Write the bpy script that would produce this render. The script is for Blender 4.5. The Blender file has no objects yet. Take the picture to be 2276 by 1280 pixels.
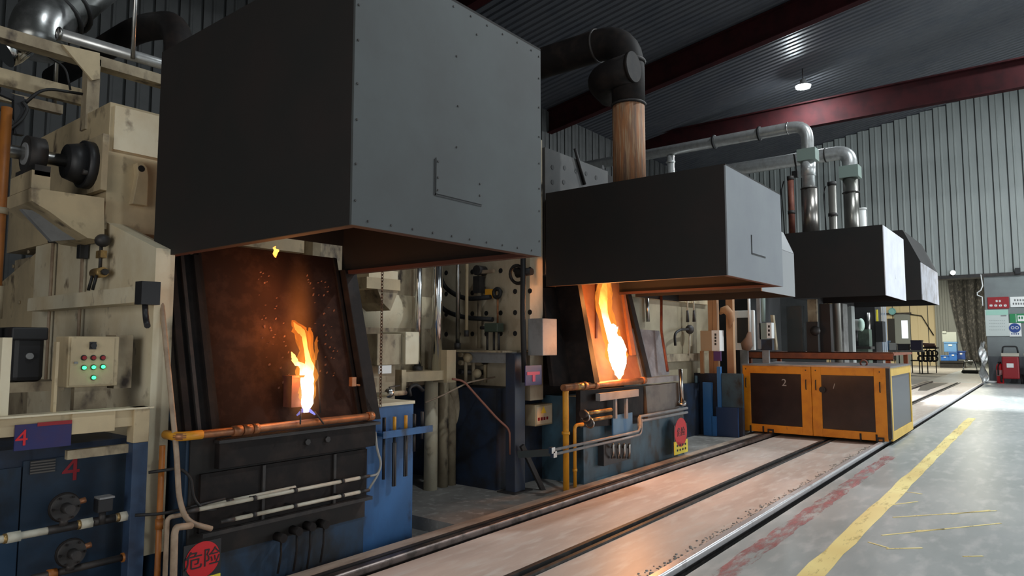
import bpy, bmesh, math, random
from mathutils import Vector, Matrix
random.seed(7)
scene = bpy.context.scene
col = scene.collection
# ---------------------------------------------------------------- camera, world, daylight, exposure
FPX, YAW, PITCH, EYE = 1513.0, math.radians(38.2), math.radians(4.6), 1.6
cam_data = bpy.data.cameras.new('camera'); cam = bpy.data.objects.new('camera', cam_data)
cam_data.sensor_width = 36.0; cam_data.lens = 36.0 * FPX / 2276.0
cam_data.clip_start = 0.05; cam_data.clip_end = 300
cam.location = (0, 0, EYE)
cam.rotation_euler = (math.pi / 2 + PITCH, 0, YAW - math.pi / 2)
col.objects.link(cam); scene.camera = cam
world = bpy.data.worlds.new('world'); scene.world = world; world.use_nodes = True
world.node_tree.nodes['Background'].inputs[0].default_value = (0.55, 0.62, 0.7, 1)
world.node_tree.nodes['Background'].inputs[1].default_value = 0.6
scene.view_settings.view_transform = 'Standard'; scene.view_settings.look = 'None'
scene.view_settings.exposure = 0.0; scene.view_settings.gamma = 1.0
scene.view_settings.use_curve_mapping = False

def area_light(name, loc, rot, sx, sy, power, color):
    l = bpy.data.lights.new(name, 'AREA'); l.shape = 'RECTANGLE'; l.size = sx; l.size_y = sy
    l.energy = power; l.color = color
    o = bpy.data.objects.new(name, l); o.location = loc; o.rotation_euler = rot; col.objects.link(o)
    return o
# daylight entering through the open bays of the right-hand wall (Y = -9), one lamp per bay
HP = math.pi / 2
BAYS = [(-3.0, 3.0, 0.10, 5.0, 75), (9.0, 15.0, 0.10, 5.0, 230), (20.0, 28.0, 0.10, 6.0, 900)]
for bx0, bx1, bz0, bz1, pw in BAYS:
    area_light('bay_daylight', ((bx0 + bx1) / 2, -8.85, (bz0 + bz1) / 2), (HP, 0, 0), bx1 - bx0 - .1, bz1 - bz0 - .1, pw, (0.9, 0.97, 1.0))

# daylight through the open door in the wall behind the camera
DOOR = (-3.5, 2.5, .1, 4.6)
area_light('door_daylight', (-5.85, (DOOR[0] + DOOR[1])/2, (DOOR[2] + DOOR[3])/2), (HP, 0, -HP), DOOR[1] - DOOR[0] - .1, DOOR[3] - DOOR[2] - .1, 240, (1.0, 0.97, 0.92))

def on(ax, v, x, y):
    """point of the place that photo pixel (x, y) shows, lying on the real plane axis = v"""
    c, s, cp, sp = math.cos(YAW), math.sin(YAW), math.cos(PITCH), math.sin(PITCH)
    a = (x - 1138) / FPX; b = (640 - y) / FPX
    d = (cp * c + a * s - b * sp * c, cp * s - a * c - b * sp * s, sp + b * cp)
    o = (0, 0, EYE); t = (v - o[ax]) / d[ax]
    return Vector([o[i] + t * d[i] for i in range(3)])
def XX(x, y, v): return on(0, v, x, y)
def YY(x, y, v): return on(1, v, x, y)
def ZZ(x, y, v=0.0): return on(2, v, x, y)

# ---------------------------------------------------------------- materials
MATS = {}
def mat(name, c, rough=.6, metal=0., c2=None, scale=6., lo=.45, hi=.62, bump=0., stretch=(1, 1, 1), c3=None, s3=20., spec=.5, detail=6., lo3=.55, hi3=.66):
    if name in MATS: return MATS[name]
    m = bpy.data.materials.new(name); m.use_nodes = True; nt = m.node_tree; N = nt.nodes; L = nt.links
    b = N['Principled BSDF']; b.inputs['Roughness'].default_value = rough; b.inputs['Metallic'].default_value = metal
    b.inputs['Specular IOR Level'].default_value = spec
    b.inputs['Base Color'].default_value = (*c, 1)
    if c2 or bump:
        tc = N.new('ShaderNodeTexCoord'); mp = N.new('ShaderNodeMapping'); mp.inputs['Scale'].default_value = stretch
        L.new(tc.outputs['Object'], mp.inputs['Vector'])
        nz = N.new('ShaderNodeTexNoise'); nz.inputs['Scale'].default_value = scale; nz.inputs['Detail'].default_value = detail
        nz.inputs['Roughness'].default_value = .62
        L.new(mp.outputs[0], nz.inputs['Vector'])
        if c2:
            r = N.new('ShaderNodeValToRGB'); e = r.color_ramp.elements
            e[0].position = lo; e[0].color = (*c, 1); e[1].position = hi; e[1].color = (*c2, 1)
            L.new(nz.outputs['Fac'], r.inputs[0]); out = r.outputs[0]
            if c3:
                n3 = N.new('ShaderNodeTexNoise'); n3.inputs['Scale'].default_value = s3; n3.inputs['Detail'].default_value = 8
                L.new(mp.outputs[0], n3.inputs['Vector'])
                r3 = N.new('ShaderNodeMapRange'); r3.inputs[1].default_value = lo3; r3.inputs[2].default_value = hi3
                L.new(n3.outputs['Fac'], r3.inputs[0])
                mx = N.new('ShaderNodeMixRGB'); L.new(r3.outputs[0], mx.inputs[0]); L.new(out, mx.inputs[1]); mx.inputs[2].default_value = (*c3, 1)
                out = mx.outputs[0]
            L.new(out, b.inputs['Base Color'])
        if bump:
            bp = N.new('ShaderNodeBump'); bp.inputs['Strength'].default_value = bump; bp.inputs['Distance'].default_value = .01
            L.new(nz.outputs['Fac'], bp.inputs['Height']); L.new(bp.outputs[0], b.inputs['Normal'])
    MATS[name] = m; return m
def emit(name, c, s):
    m = bpy.data.materials.new(name); m.use_nodes = True; nt = m.node_tree; N = nt.nodes
    b = N['Principled BSDF']; b.inputs['Base Color'].default_value = (*[min(1, v) for v in c], 1)
    b.inputs['Emission Color'].default_value = (*c, 1); b.inputs['Emission Strength'].default_value = s
    MATS[name] = m; return m
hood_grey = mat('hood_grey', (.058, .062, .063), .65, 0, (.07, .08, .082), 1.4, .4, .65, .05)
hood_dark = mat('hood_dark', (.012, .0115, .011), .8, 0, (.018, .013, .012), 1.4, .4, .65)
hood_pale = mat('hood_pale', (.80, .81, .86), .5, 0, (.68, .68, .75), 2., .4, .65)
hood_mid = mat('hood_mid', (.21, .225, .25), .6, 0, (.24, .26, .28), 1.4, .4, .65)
soot = mat('soot', (.016, .014, .013), .75, 0, (.05, .032, .025), 3., .5, .75, .2)  # also stands in for shade in the pit and inside the hoods
soot_metal = mat('soot_metal', (.013, .011, .011), .65, 0, (.03, .022, .019), 5., .45, .7, .2, spec=.2)
door_mat = mat('door_soot', (.028, .013, .009), .85, 0, (.05, .024, .016), 7., .48, .66, .35, spec=.15)
firelit_plate = mat('firelit_plate', (.32, .11, .04), .7, 0, (.45, .17, .06), 3., .4, .65, .2)  # firelight on the second door put into its orange colour
beige = mat('beige_paint', (.55, .44, .27), .6, 0, (.36, .29, .19), 2.3, .42, .7, .05, (1, 1, .7), (.09, .065, .045), 7., .5, 6., .6, .74)
beige_light = mat('beige_light', (.72, .65, .48), .55, 0, (.58, .47, .30), 2., .42, .7, .05, (1, 1, .8), (.2, .15, .1), 9., .5, 6., .6, .76)
beige_dirty = mat('beige_dirty', (.40, .33, .22), .7, 0, (.18, .135, .085), 3.5, .4, .66, .1, (1, 1, .6), (.05, .035, .028), 8., .5, 6., .56, .7)
perf_mat = mat('panel_beige', (.54, .465, .34), .6, 0, (.35, .275, .18), 2.4, .4, .68, .05, (1, 1, .5), (.05, .04, .03), 6., .5, 6., .64, .72)
blue = mat('blue_paint', (.03, .14, .36), .5, 0, (.02, .085, .22), 3., .4, .68, .05, (1, 1, .5), (.02, .025, .035), 6., .5, 6., .6, .72)
blue_dark = mat('blue_sooty_shaded', (.012, .042, .09), .55, 0, (.010, .013, .018), 2.6, .42, .62, .08, (1, 1, .6))  # sooty blue with shade mixed into the colour
blue_deep = mat('blue_deep', (.014, .028, .06), .6, 0, (.012, .014, .02), 3., .42, .6)
blue_bright = mat('blue_bright', (.05, .2, .5), .45)
teal_dark = mat('teal_paint', (.045, .105, .15), .5, 0, (.025, .042, .055), 2.5, .4, .66, .05, (1, 1, .6), (.02, .018, .016), 5.)
steel = mat('steel', (.48, .48, .47), .28, 1., (.33, .32, .3), 8., .4, .7)
galv = mat('galvanised', (.72, .74, .74), .3, .6, (.55, .55, .54), 9., .4, .7)
chrome = mat('chrome', (.75, .77, .78), .12, 1.)
rail_steel = mat('rail_steel', (.72, .71, .72), .32, .55, (.35, .31, .29), 9., .58, .8, .1)
rail_dark = mat('rail_dark', (.035, .034, .034), .5, .4, (.09, .08, .075), 7., .5, .7, .1)
dark_iron = mat('dark_iron', (.04, .038, .038), .55, .4, (.07, .06, .055), 6., .45, .7)
black = mat('black_rubber', (.012, .012, .013), .6)
black_paint = mat('black_paint', (.018, .018, .02), .5)
rust = mat('rust', (.42, .18, .075), .7, 0, (.20, .12, .08), 14., .4, .62, .3, (1.6, 1.6, .12), (.5, .34, .2), 26., .5, 6., .5, .7)
rust_red = mat('rust_red', (.13, .035, .025), .6, .2, (.22, .075, .04), 6., .4, .7, .15)
copper = mat('copper_pipe', (.40, .17, .075), .45, .5, (.16, .08, .05), 9., .45, .7, .1)
orange_pipe = mat('orange_pipe', (.34, .115, .018), .5, 0, (.18, .06, .018), 5., .45, .75)
yellow_pipe = mat('yellow_pipe', (.72, .33, .025), .45, 0, (.45, .19, .02), 5., .5, .75)
cart_yellow = mat('cart_yellow', (.72, .26, .008), .42, 0, (.55, .16, .006), 5., .45, .75, .02, (1, 1, 1), (.25, .06, .02), 6., .5, 6., .66, .78)
cart_pale = mat('cart_pale_yellow', (.72, .46, .07), .45, 0, (.6, .36, .05), 5., .45, .75)
cart_glass = mat('cart_dark_pane', (.022, .013, .012), .22, 0, (.035, .02, .018), 3., .4, .7)
grey_pane = mat('grey_pane', (.10, .105, .115), .45)
white_pipe = mat('white_pipe', (.55, .53, .44), .5, 0, (.38, .34, .26), 8., .45, .7)
tan_pipe = mat('tan_pipe', (.36, .27, .19), .55, 0, (.22, .15, .1), 8., .45, .7)
brass = mat('brass', (.45, .3, .12), .4, .7, (.2, .12, .06), 9.)
white_paint = mat('white_paint', (.78, .79, .78), .5)
grey_paint = mat('grey_paint', (.26, .265, .27), .55, 0, (.2, .2, .2), 5.)
green_grey = mat('green_grey', (.22, .28, .25), .5)
red_paint = mat('red_paint', (.62, .012, .02), .45)
red_dark = mat('red_dark', (.28, .012, .018), .5)
red_steel = mat('red_oxide_beam', (.028, .006, .007), .75, 0, (.018, .005, .006), 2., spec=.1)
yellow_sign = mat('yellow_sign', (.85, .72, .06), .5)
green_sign = mat('green_sign', (.02, .22, .08), .5)
blue_sign = mat('blue_sign', (.02, .06, .25), .5)
purple_sign = mat('number_plate_blue', (.02, .02, .11), .45, 0, (.035, .02, .09), 6.)
wall_sheet = mat('wall_sheet', (.30, .325, .315), .5, 0, (.25, .275, .27), 1.2, .4, .7, 0, (1, 1, .3))
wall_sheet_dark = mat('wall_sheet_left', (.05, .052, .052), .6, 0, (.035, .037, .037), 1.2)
roof_mat = mat('roof_sheet', (.085, .088, .10), .4, .3, (.07, .075, .09), 1.)
cream_wall = mat('cream_wall', (.72, .62, .40), .6)
tarp = mat('tarp', (.08, .08, .078), .85, 0, (.22, .21, .195), 9., .5, .64, .4, (1, 1, .55))
crate_blue = mat('crate_blue', (.04, .17, .55), .5)
crate_pale = mat('crate_pale', (.14, .32, .6), .5)
lathe_green = mat('machine_green', (.1, .14, .11), .5, 0, (.06, .08, .065), 4.)
conc_wall = mat('column_concrete', (.24, .235, .225), .8, 0, (.16, .155, .15), 3.)
post_orange = mat('post_firelit', (.42, .24, .12), .7, 0, (.28, .13, .06), 4., .4, .7, .1, (1, 1, .2))  # firelight on the posts put into their orange-brown colour
chain_mat = mat('chain_iron', (.1, .07, .05), .5, .5)
green_led = emit('green_led', (.04, 1., .22), 3.2)
lamp_lens = emit('lamp_lens', (.9, 1., 1.), 30)
chalk = mat('chalk', (.4, .36, .34), .9)

# ---------------------------------------------------------------- mesh helpers
class M:
    def __init__(s): s.b = bmesh.new()
    def box(s, x0, x1, y0, y1, z0, z1):
        x0, x1 = sorted((x0, x1)); y0, y1 = sorted((y0, y1)); z0, z1 = sorted((z0, z1))
        v = [s.b.verts.new(p) for p in ((x0,y0,z0),(x1,y0,z0),(x1,y1,z0),(x0,y1,z0),(x0,y0,z1),(x1,y0,z1),(x1,y1,z1),(x0,y1,z1))]
        for f in ((0,3,2,1),(4,5,6,7),(0,1,5,4),(1,2,6,5),(2,3,7,6),(3,0,4,7)): s.b.faces.new([v[i] for i in f])
        return s
    def prism(s, poly, vec):
        vec = Vector(vec); a = [s.b.verts.new(p) for p in poly]; b = [s.b.verts.new(Vector(p) + vec) for p in poly]
        n = len(a); fs = [s.b.faces.new(a), s.b.faces.new(b[::-1])]
        for i in range(n): fs.append(s.b.faces.new((a[i], b[i], b[(i+1) % n], a[(i+1) % n])))
        bmesh.ops.recalc_face_normals(s.b, faces=fs); return s
    def bar(s, p, q, w, h, up=(0, 0, 1)):
        p, q = Vector(p), Vector(q); d = (q - p).normalized(); u = Vector(up)
        if abs(d.dot(u)) > .98: u = Vector((0, 1, 0))
        a = d.cross(u).normalized() * w / 2; c = a.cross(d).normalized() * h / 2
        return s.prism([p + a + c, p + a - c, p - a - c, p - a + c], q - p)
    def tube(s, pts, r, n=10, caps=True):
        pts = [Vector(p) for p in pts]; rings = []; k = len(pts)
        rr = r if isinstance(r, (list, tuple)) else [r] * k
        d0 = (pts[1] - pts[0]).normalized(); a = d0.orthogonal().normalized()
        for i, p in enumerate(pts):
            if i == 0: d = d0
            elif i == k - 1: d = (pts[i] - pts[i-1]).normalized()
            else: d = ((pts[i] - pts[i-1]).normalized() + (pts[i+1] - pts[i]).normalized()).normalized()
            a = (a - d * a.dot(d)).normalized(); c = d.cross(a)
            rings.append([s.b.verts.new(p + (a * math.cos(2*math.pi*j/n) + c * math.sin(2*math.pi*j/n)) * rr[i]) for j in range(n)])
        for i in range(k - 1):
            for j in range(n):
                f = s.b.faces.new((rings[i][j], rings[i][(j+1) % n], rings[i+1][(j+1) % n], rings[i+1][j])); f.smooth = True
        if caps: s.b.faces.new(rings[0][::-1]); s.b.faces.new(rings[-1])
        return s
    def cyl(s, p, q, r, r2=None, n=16): return s.tube([p, q], [r, r if r2 is None else r2], n)
    def ball(s, c, r, sc=(1, 1, 1), u=12, v=8):
        g = bmesh.ops.create_uvsphere(s.b, u_segments=u, v_segments=v, radius=r, matrix=Matrix.Translation(Vector(c)) @ Matrix.Diagonal((*sc, 1)))
        for w in g['verts']:
            for f in w.link_faces: f.smooth = True
        return s
    def ring(s, c, axis, R, r, n=16, m=6):
        ax = Vector(axis).normalized(); a = ax.orthogonal().normalized(); b = ax.cross(a); c = Vector(c)
        g = [[s.b.verts.new(c + (a*math.cos(t) + b*math.sin(t)) * (R + r*math.cos(q)) + ax * r*math.sin(q)) for q in [2*math.pi*j/m for j in range(m)]] for t in [2*math.pi*i/n for i in range(n)]]
        for i in range(n):
            for j in range(m):
                f = s.b.faces.new((g[i][j], g[(i+1) % n][j], g[(i+1) % n][(j+1) % m], g[i][(j+1) % m])); f.smooth = True
        bmesh.ops.recalc_face_normals(s.b, faces=s.b.faces[:]) if n*m < 400 else None
        return s
    def grid(s, fn, nu, nv, thick=None):
        g = [[s.b.verts.new(fn(i/nu, j/nv)) for j in range(nv+1)] for i in range(nu+1)]
        for i in range(nu):
            for j in range(nv):
                f = s.b.faces.new((g[i][j], g[i+1][j], g[i+1][j+1], g[i][j+1])); f.smooth = True
        return s
    def by(s, x0, y0, x1, y1, Y, d):      # slab facing the aisle (plane Y), depth d backwards
        xm, ym = (x0+x1)/2, (y0+y1)/2
        return s.box(YY(x0, ym, Y).x, YY(x1, ym, Y).x, Y, Y + d, YY(xm, y1, Y).z, YY(xm, y0, Y).z)
    def bx(s, x0, y0, x1, y1, X, d):      # slab facing along the track (plane X), depth d backwards
        xm, ym = (x0+x1)/2, (y0+y1)/2
        return s.box(X, X + d, XX(x0, ym, X).y, XX(x1, ym, X).y, XX(xm, y1, X).z, XX(xm, y0, X).z)
def fil(pts, r, n=6):
    pts = [Vector(p) for p in pts]; out = [pts[0]]
    for i in range(1, len(pts) - 1):
        a, b, c = pts[i-1], pts[i], pts[i+1]
        u = (a - b); w = (c - b); k = min(r, u.length * .48, w.length * .48)
        p, q = b + u.normalized() * k, b + w.normalized() * k
        for j in range(n + 1):
            t = j / n; out.append(p * (1-t)**2 + b * 2*t*(1-t) + q * t*t)
    out.append(pts[-1]); return out
def mk(name, m, material, loc=(0, 0, 0), parent=None, label=None, bevel=0.):
    me = bpy.data.meshes.new(name)
    bmesh.ops.translate(m.b, verts=m.b.verts[:], vec=-Vector(loc))
    m.b.to_mesh(me); m.b.free(); me.materials.append(material)
    o = bpy.data.objects.new(name, me); col.objects.link(o)
    if parent is not None:
        o.parent = parent
    else: o.location = loc
    if label: o['label'] = label
    if bevel:
        bv = o.modifiers.new('bevel', 'BEVEL'); bv.width = bevel; bv.segments = 2; bv.limit_method = 'ANGLE'
    return o
def tag(o, label, cat, group=None):
    o['label'] = label; o['category'] = cat
    if group: o['group'] = group
    return o
def one(name, label, cat, m, material, group=None, bevel=0.):
    c = [v.co for v in m.b.verts]
    loc = (sum(p.x for p in c)/len(c), sum(p.y for p in c)/len(c), min(p.z for p in c))
    return tag(mk(name, m, material, loc, None, None, bevel), label, cat, group)
def thing(name, label, cat, loc, group=None):
    o = bpy.data.objects.new(name, None); col.objects.link(o); o.location = loc; o.empty_display_size = .1
    return tag(o, label, cat, group)
def part(root, name, m, material, label=None, bevel=0., sub=None):
    """part of a thing; sub = the part it belongs to (one level deeper)"""
    return mk(name, m, material, root.location, sub or root, label, bevel)
def struct(name, m, material, loc=(0, 0, 0), parent=None):
    o = mk(name, m, material, loc, parent)
    if parent is None: o['kind'] = 'structure'
    return o
def clones(proto, spots):
    """copies of one mesh part or thing without parts at offsets from the first"""
    out = []
    for s in spots:
        c = proto.copy(); col.objects.link(c); c.location = proto.location + Vector(s); out.append(c)
    return out
def letters(name, text, size, material, origin, right, up, parent=None, rootloc=(0, 0, 0), depth=.002, label=None):
    cu = bpy.data.curves.new('lettering', 'FONT'); cu.body = text; cu.size = size; cu.align_x = 'CENTER'; cu.align_y = 'CENTER'; cu.extrude = depth
    t = bpy.data.objects.new('lettering', cu); col.objects.link(t)
    bpy.context.view_layer.update()
    me = bpy.data.meshes.new_from_object(t.evaluated_get(bpy.context.evaluated_depsgraph_get()))
    bpy.data.objects.remove(t); bpy.data.curves.remove(cu)
    r, u = Vector(right).normalized(), Vector(up).normalized(); n = r.cross(u)
    mx = Matrix((r, u, n)).transposed().to_4x4(); mx.translation = Vector(origin) - (Vector(rootloc) if parent else Vector((0, 0, 0)))
    me.transform(mx); me.materials.clear(); me.materials.append(material)
    o = bpy.data.objects.new(name, me); col.objects.link(o)
    if parent is not None: o.parent = parent
    return o
# ================================================================ the hall
RY0, RY1, RMID = 2.05, 3.93, 2.93        # edges of the track bed
XE = 34.0                                # end wall
def roof_z(y): return 10.1 + .16 * (14 - y)
# floor materials
def floor_material():
    m = mat('floor_paint', (.42, .445, .44), .34, 0, (.31, .345, .34), .9, .38, .66, .03, (.6, 1.6, 1), (.5, .51, .5), 5., .5, 8., .5, .68)
    return m
floor_m = floor_material()
bed_m = mat('track_concrete', (.62, .525, .46), .4, 0, (.47, .39, .345), 1.1, .36, .66, .08, (.5, 2, 1), (.62, .58, .53), 6., .5, 8., .5, .7)
old_conc = mat('old_concrete', (.30, .29, .27), .7, 0, (.19, .18, .165), 1.8, .4, .66, .15, (1, 1, 1), (.38, .37, .35), 9.)
curb_m = mat('curb_concrete', (.46, .38, .31), .7, 0, (.24, .195, .16), 3., .4, .66, .25, (.6, 2, 1))
def strip(y0, y1, z0, z1, x0=-6., x1=32.6): return M().box(x0, x1, y0, y1, z0, z1)
fl = struct('floor', strip(-9, RY0, -.5, 0, -6, XE + 30), floor_m)
fl['label'] = 'grey-green painted concrete aisle floor'
struct('floor_subgrade', strip(RY0 - .01, 5, -.9, -.12, -6, XE), old_conc)
b1 = struct('floor_track_bed', strip(2.235, 2.855, -.12, .004), bed_m)
struct('track_bed_strip', strip(3.0, 3.775, -.12, .0), bed_m, (0, 0, 0), b1)
struct('floor_beyond_rails', strip(RY0, 4.13, -.12, 0, 32.6, XE + 30), floor_m)
struct('floor_furnace_side', strip(4.13, 14, -.5, 0, 4.53, XE + 30), old_conc)
struct('floor_pit', strip(4.13, 14, -.9, -.5, -6, 4.53), soot)  # shade of the pit put into its floor colour
struct('trim_1', strip(3.93, 4.13, -.9, .03, -6, 32.6), curb_m)

def rail(name, label, y, w, h, ms, zb=-.12):
    t = thing(name, label, 'rail', (13, y, zb))
    pr = [(-w*.9, 0), (w*.9, 0), (w*.9, .02), (w*.3, .035), (w*.3, h*.62), (w/2, h*.7), (w/2, h*.93), (w*.36, h), (-w*.36, h), (-w/2, h*.93), (-w/2, h*.7), (-w*.3, h*.62), (-w*.3, .035), (-w*.9, .02)]
    part(t, 'rail_web', M().prism([(-6, y + a, zb + b) for a, b in pr[:5] + pr[11:]], (38.6, 0, 0)), rail_dark)
    part(t, 'rail_head', M().prism([(-6, y + a, zb + b) for a, b in pr[4:12]], (38.6, 0, 0)), ms, bevel=.004)
    return t
rail('track_rail', 'shiny worn steel rail on the aisle side, nearest the yellow floor line', 2.155, .075, .17, rail_steel)
t = thing('guide_channel', 'black double-flanged guide channel running between the two outer rails', 'channel', (13, RMID, -.12))
part(t, 'channel_web', strip(2.86, 2.995, -.12, -.03), rail_dark)
for a, b in ((2.86, 2.895), (2.955, 2.995)): part(t, 'flange', strip(a, b, -.03, .022), rail_dark)
rail('track_rail', 'dark steel rail on the furnace side, beside the concrete curb', 3.845, .075, .175, mat('rail_brown', (.16, .13, .12), .4, .7, (.07, .06, .055), 8.))
t = thing('curb_angle', 'rusty steel angle edging the concrete curb beside the furnace-side rail', 'steel angle', (13, 3.96, .0))
part(t, 'angle_leg', strip(3.92, 3.935, -.05, .045), dark_iron); part(t, 'angle_flange', strip(3.935, 3.965, .031, .045), dark_iron)

# worn floor paint
def worn(name, c, lo, hi, scale=5., stretch=(.5, 2, 1)):
    m = bpy.data.materials.new(name); m.use_nodes = True; nt = m.node_tree; N = nt.nodes; L = nt.links
    b = N['Principled BSDF']; b.inputs['Roughness'].default_value = .5
    tc = N.new('ShaderNodeTexCoord'); mp = N.new('ShaderNodeMapping'); mp.inputs['Scale'].default_value = stretch; L.new(tc.outputs['Object'], mp.inputs[0])
    nz = N.new('ShaderNodeTexNoise'); nz.inputs['Scale'].default_value = scale; nz.inputs['Detail'].default_value = 8; nz.inputs['Roughness'].default_value = .7; L.new(mp.outputs[0], nz.inputs[0])
    n2 = N.new('ShaderNodeTexNoise'); n2.inputs['Scale'].default_value = .8; L.new(tc.outputs['Object'], n2.inputs[0])
    r = N.new('ShaderNodeMapRange'); r.inputs[1].default_value = lo; r.inputs[2].default_value = hi; L.new(nz.outputs['Fac'], r.inputs[0]); L.new(r.outputs[0], b.inputs['Alpha'])
    cr = N.new('ShaderNodeValToRGB'); cr.color_ramp.elements[0].color = (*c, 1); cr.color_ramp.elements[1].color = (*[min(1, v*1.25 + .08) for v in c], 1)
    cr.color_ramp.elements[0].position = .4; cr.color_ramp.elements[1].position = .65; L.new(n2.outputs[0], cr.inputs[0]); L.new(cr.outputs[0], b.inputs['Base Color'])
    return m
yl = worn('worn_yellow', (.82, .64, .24), .28, .46)
rl = worn('worn_red', (.44, .17, .17), .44, .72)
def ragged(x0, x1, y0, y1, n=60, amp=.012, z=.0015):
    m = M(); a = [(x0 + (x1-x0)*i/n, y0 + random.uniform(-amp, amp), z) for i in range(n+1)]; b = [(x0 + (x1-x0)*i/n, y1 + random.uniform(-amp, amp), z) for i in range(n+1)]
    va = [m.b.verts.new(p) for p in a]; vb = [m.b.verts.new(p) for p in b]
    for i in range(n): m.b.faces.new((va[i], va[i+1], vb[i+1], vb[i]))
    r = bmesh.ops.extrude_face_region(m.b, geom=m.b.faces[:]); bmesh.ops.translate(m.b, verts=[v for v in r['geom'] if isinstance(v, bmesh.types.BMVert)], vec=(0, 0, .001))
    return m
one('floor_line', 'long yellow painted walkway line on the grey aisle floor', 'floor marking', ragged(-4, 17.6, 1.3, 1.45), yl)
one('floor_line', 'faded red painted stripe beside the shiny rail', 'floor marking', ragged(3.8, 11., 1.78, 1.93), rl)
for i, ((a, b), (c, d)) in enumerate((((1935,1128),(2040,1115)), ((1985,1150),(2215,1135)), ((2115,1143),(2200,1134)), ((1960,1190),(2225,1163)), ((2035,1180),(2100,1176)), ((1970,1220),(2050,1218)), ((2140,1237),(2185,1236)), ((1930,1205),(1975,1218)), ((1990,1090),(2050,1098)))):
    p, q = ZZ(a, b), ZZ(c, d)
    one('paint_streak', 'thin yellow paint streak across the aisle floor right of the yellow line', 'floor marking', M().bar(p + Vector((0, 0, .002)), q + Vector((0, 0, .002)), .018, .002), yl, 'yellow paint streaks on the aisle floor')
# crumbled concrete edge beside the shiny rail
m = M()
for i in range(420):
    x = random.uniform(3.5, 12); y = 2.235 + abs(random.gauss(0, .035)); s = random.uniform(.004, .013)
    m.ball((x, y, .006), s, (1.5, 1, .6), 5, 3)
o = mk('crumbled_concrete', m, old_conc); o['kind'] = 'stuff'; tag(o, 'crumbled dark concrete grit along the shiny rail', 'grit')

# roof sheet with real ribs running across the hall, beams
def roof_sheet():
    m = M(); prof = []; x = -6.
    while x < XE + .2: prof += [(x, 0), (x + .13, 0), (x + .16, .045), (x + .23, .045), (x + .26, 0)]; x += .26
    a = [m.b.verts.new((x, 14.2, roof_z(14.2) + z)) for x, z in prof]; b = [m.b.verts.new((x, -9.2, roof_z(-9.2) + z)) for x, z in prof]
    for i in range(len(a) - 1): m.b.faces.new((a[i], a[i+1], b[i+1], b[i]))
    return m
cei = struct('ceiling', roof_sheet(), roof_mat)
struct('ceiling_deck', M().prism([(-6.2, 14.3, roof_z(14.3) + .06), (-6.2, 14.3, roof_z(14.3) + .2), (-6.2, -9.3, roof_z(-9.3) + .2), (-6.2, -9.3, roof_z(-9.3) + .06)], (XE + 6.5, 0, 0)), roof_mat, (0, 0, 0), cei)
def rafter(x, n):
    m = M()
    for (w, za, zb) in ((.28, -.87, -.84), (.03, -.84, -.06), (.28, -.06, -.02)):
        m.prism([(x - w/2, 14, roof_z(14) + za), (x + w/2, 14, roof_z(14) + za), (x + w/2, 14, roof_z(14) + zb), (x - w/2, 14, roof_z(14) + zb)], (0, -23, .16*23))
    struct('trim_%d' % n, m, red_steel)
for n, x in enumerate((4., 12., 20.)): rafter(x, n + 2)
m = M().box(25.86, 26.14, -9, 14, 9.5, 9.55).box(25.985, 26.015, -9, 14, 9.55, 10.4).box(25.86, 26.14, -9, 14, 10.4, 10.45)
struct('trim_5', m, red_steel)

# corrugated walls made of single sheets
seam_dark = mat('sheet_seam', (.05, .055, .055), .7)
def sheet_wall(name, axis, v, a0, a1, zf, matl, w, z0=0., back=None):
    n = int(round((a1 - a0) / w)); w = (a1 - a0) / n
    core = M().prism([(v + .05, a0, z0), (v + .05, a1, z0), (v + .05, a1, zf(a1)), (v + .05, a0, zf(a0))], (.1, 0, 0)) if axis == 0 else M().box(a0, a1, v + .05, v + .15, z0, zf(0))
    root = struct(name, core, seam_dark)
    protos = {}
    for i in range(n):
        a = a0 + i * w; zt = round(zf(a + w/2), 3)
        if zt not in protos:
            m = M()
            if axis == 0:
                m.prism([(0, .024, z0), (-.0, w - .024, z0), (.049, w - .035, z0), (.049, .035, z0)], (0, 0, zt - z0))
                m.prism([(-.025, w*.46, z0), (-.025, w*.54, z0), (.0, w*.6, z0), (.0, w*.4, z0)], (0, 0, zt - z0))
            else:
                m.prism([(.03, 0, z0), (w - .03, 0, z0), (w - .035, .049, z0), (.035, .049, z0)], (0, 0, zt - z0))
                m.prism([(w*.46, -.025, z0), (w*.54, -.025, z0), (w*.6, 0, z0), (w*.4, 0, z0)], (0, 0, zt - z0))
            o = mk('sheet_panel', m, matl, (0, 0, 0), root); protos[zt] = o
        else:
            o = protos[zt].copy(); col.objects.link(o)
        o.location = (v, a, 0) if axis == 0 else (a, v, 0)
    return root
sheet_wall('wall_end', 0, XE, -9, 14, lambda a: roof_z(a) - .05, wall_sheet, .5, 4.42)
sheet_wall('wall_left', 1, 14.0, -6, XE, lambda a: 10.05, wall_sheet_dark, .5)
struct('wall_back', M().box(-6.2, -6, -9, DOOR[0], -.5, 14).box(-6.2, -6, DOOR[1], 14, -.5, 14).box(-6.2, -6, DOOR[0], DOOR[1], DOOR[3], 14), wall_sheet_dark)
m = M(); xs = [-6.2] + [v for b in BAYS for v in b[:2]] + [XE + .2]
for i in range(0, len(xs), 2): m.box(xs[i], xs[i+1], -9.2, -9, -.5, 14)
for b in BAYS: m.box(b[0], b[1], -9.2, -9, b[3], 14)
struct('wall_right', m, wall_sheet_dark)

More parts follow.
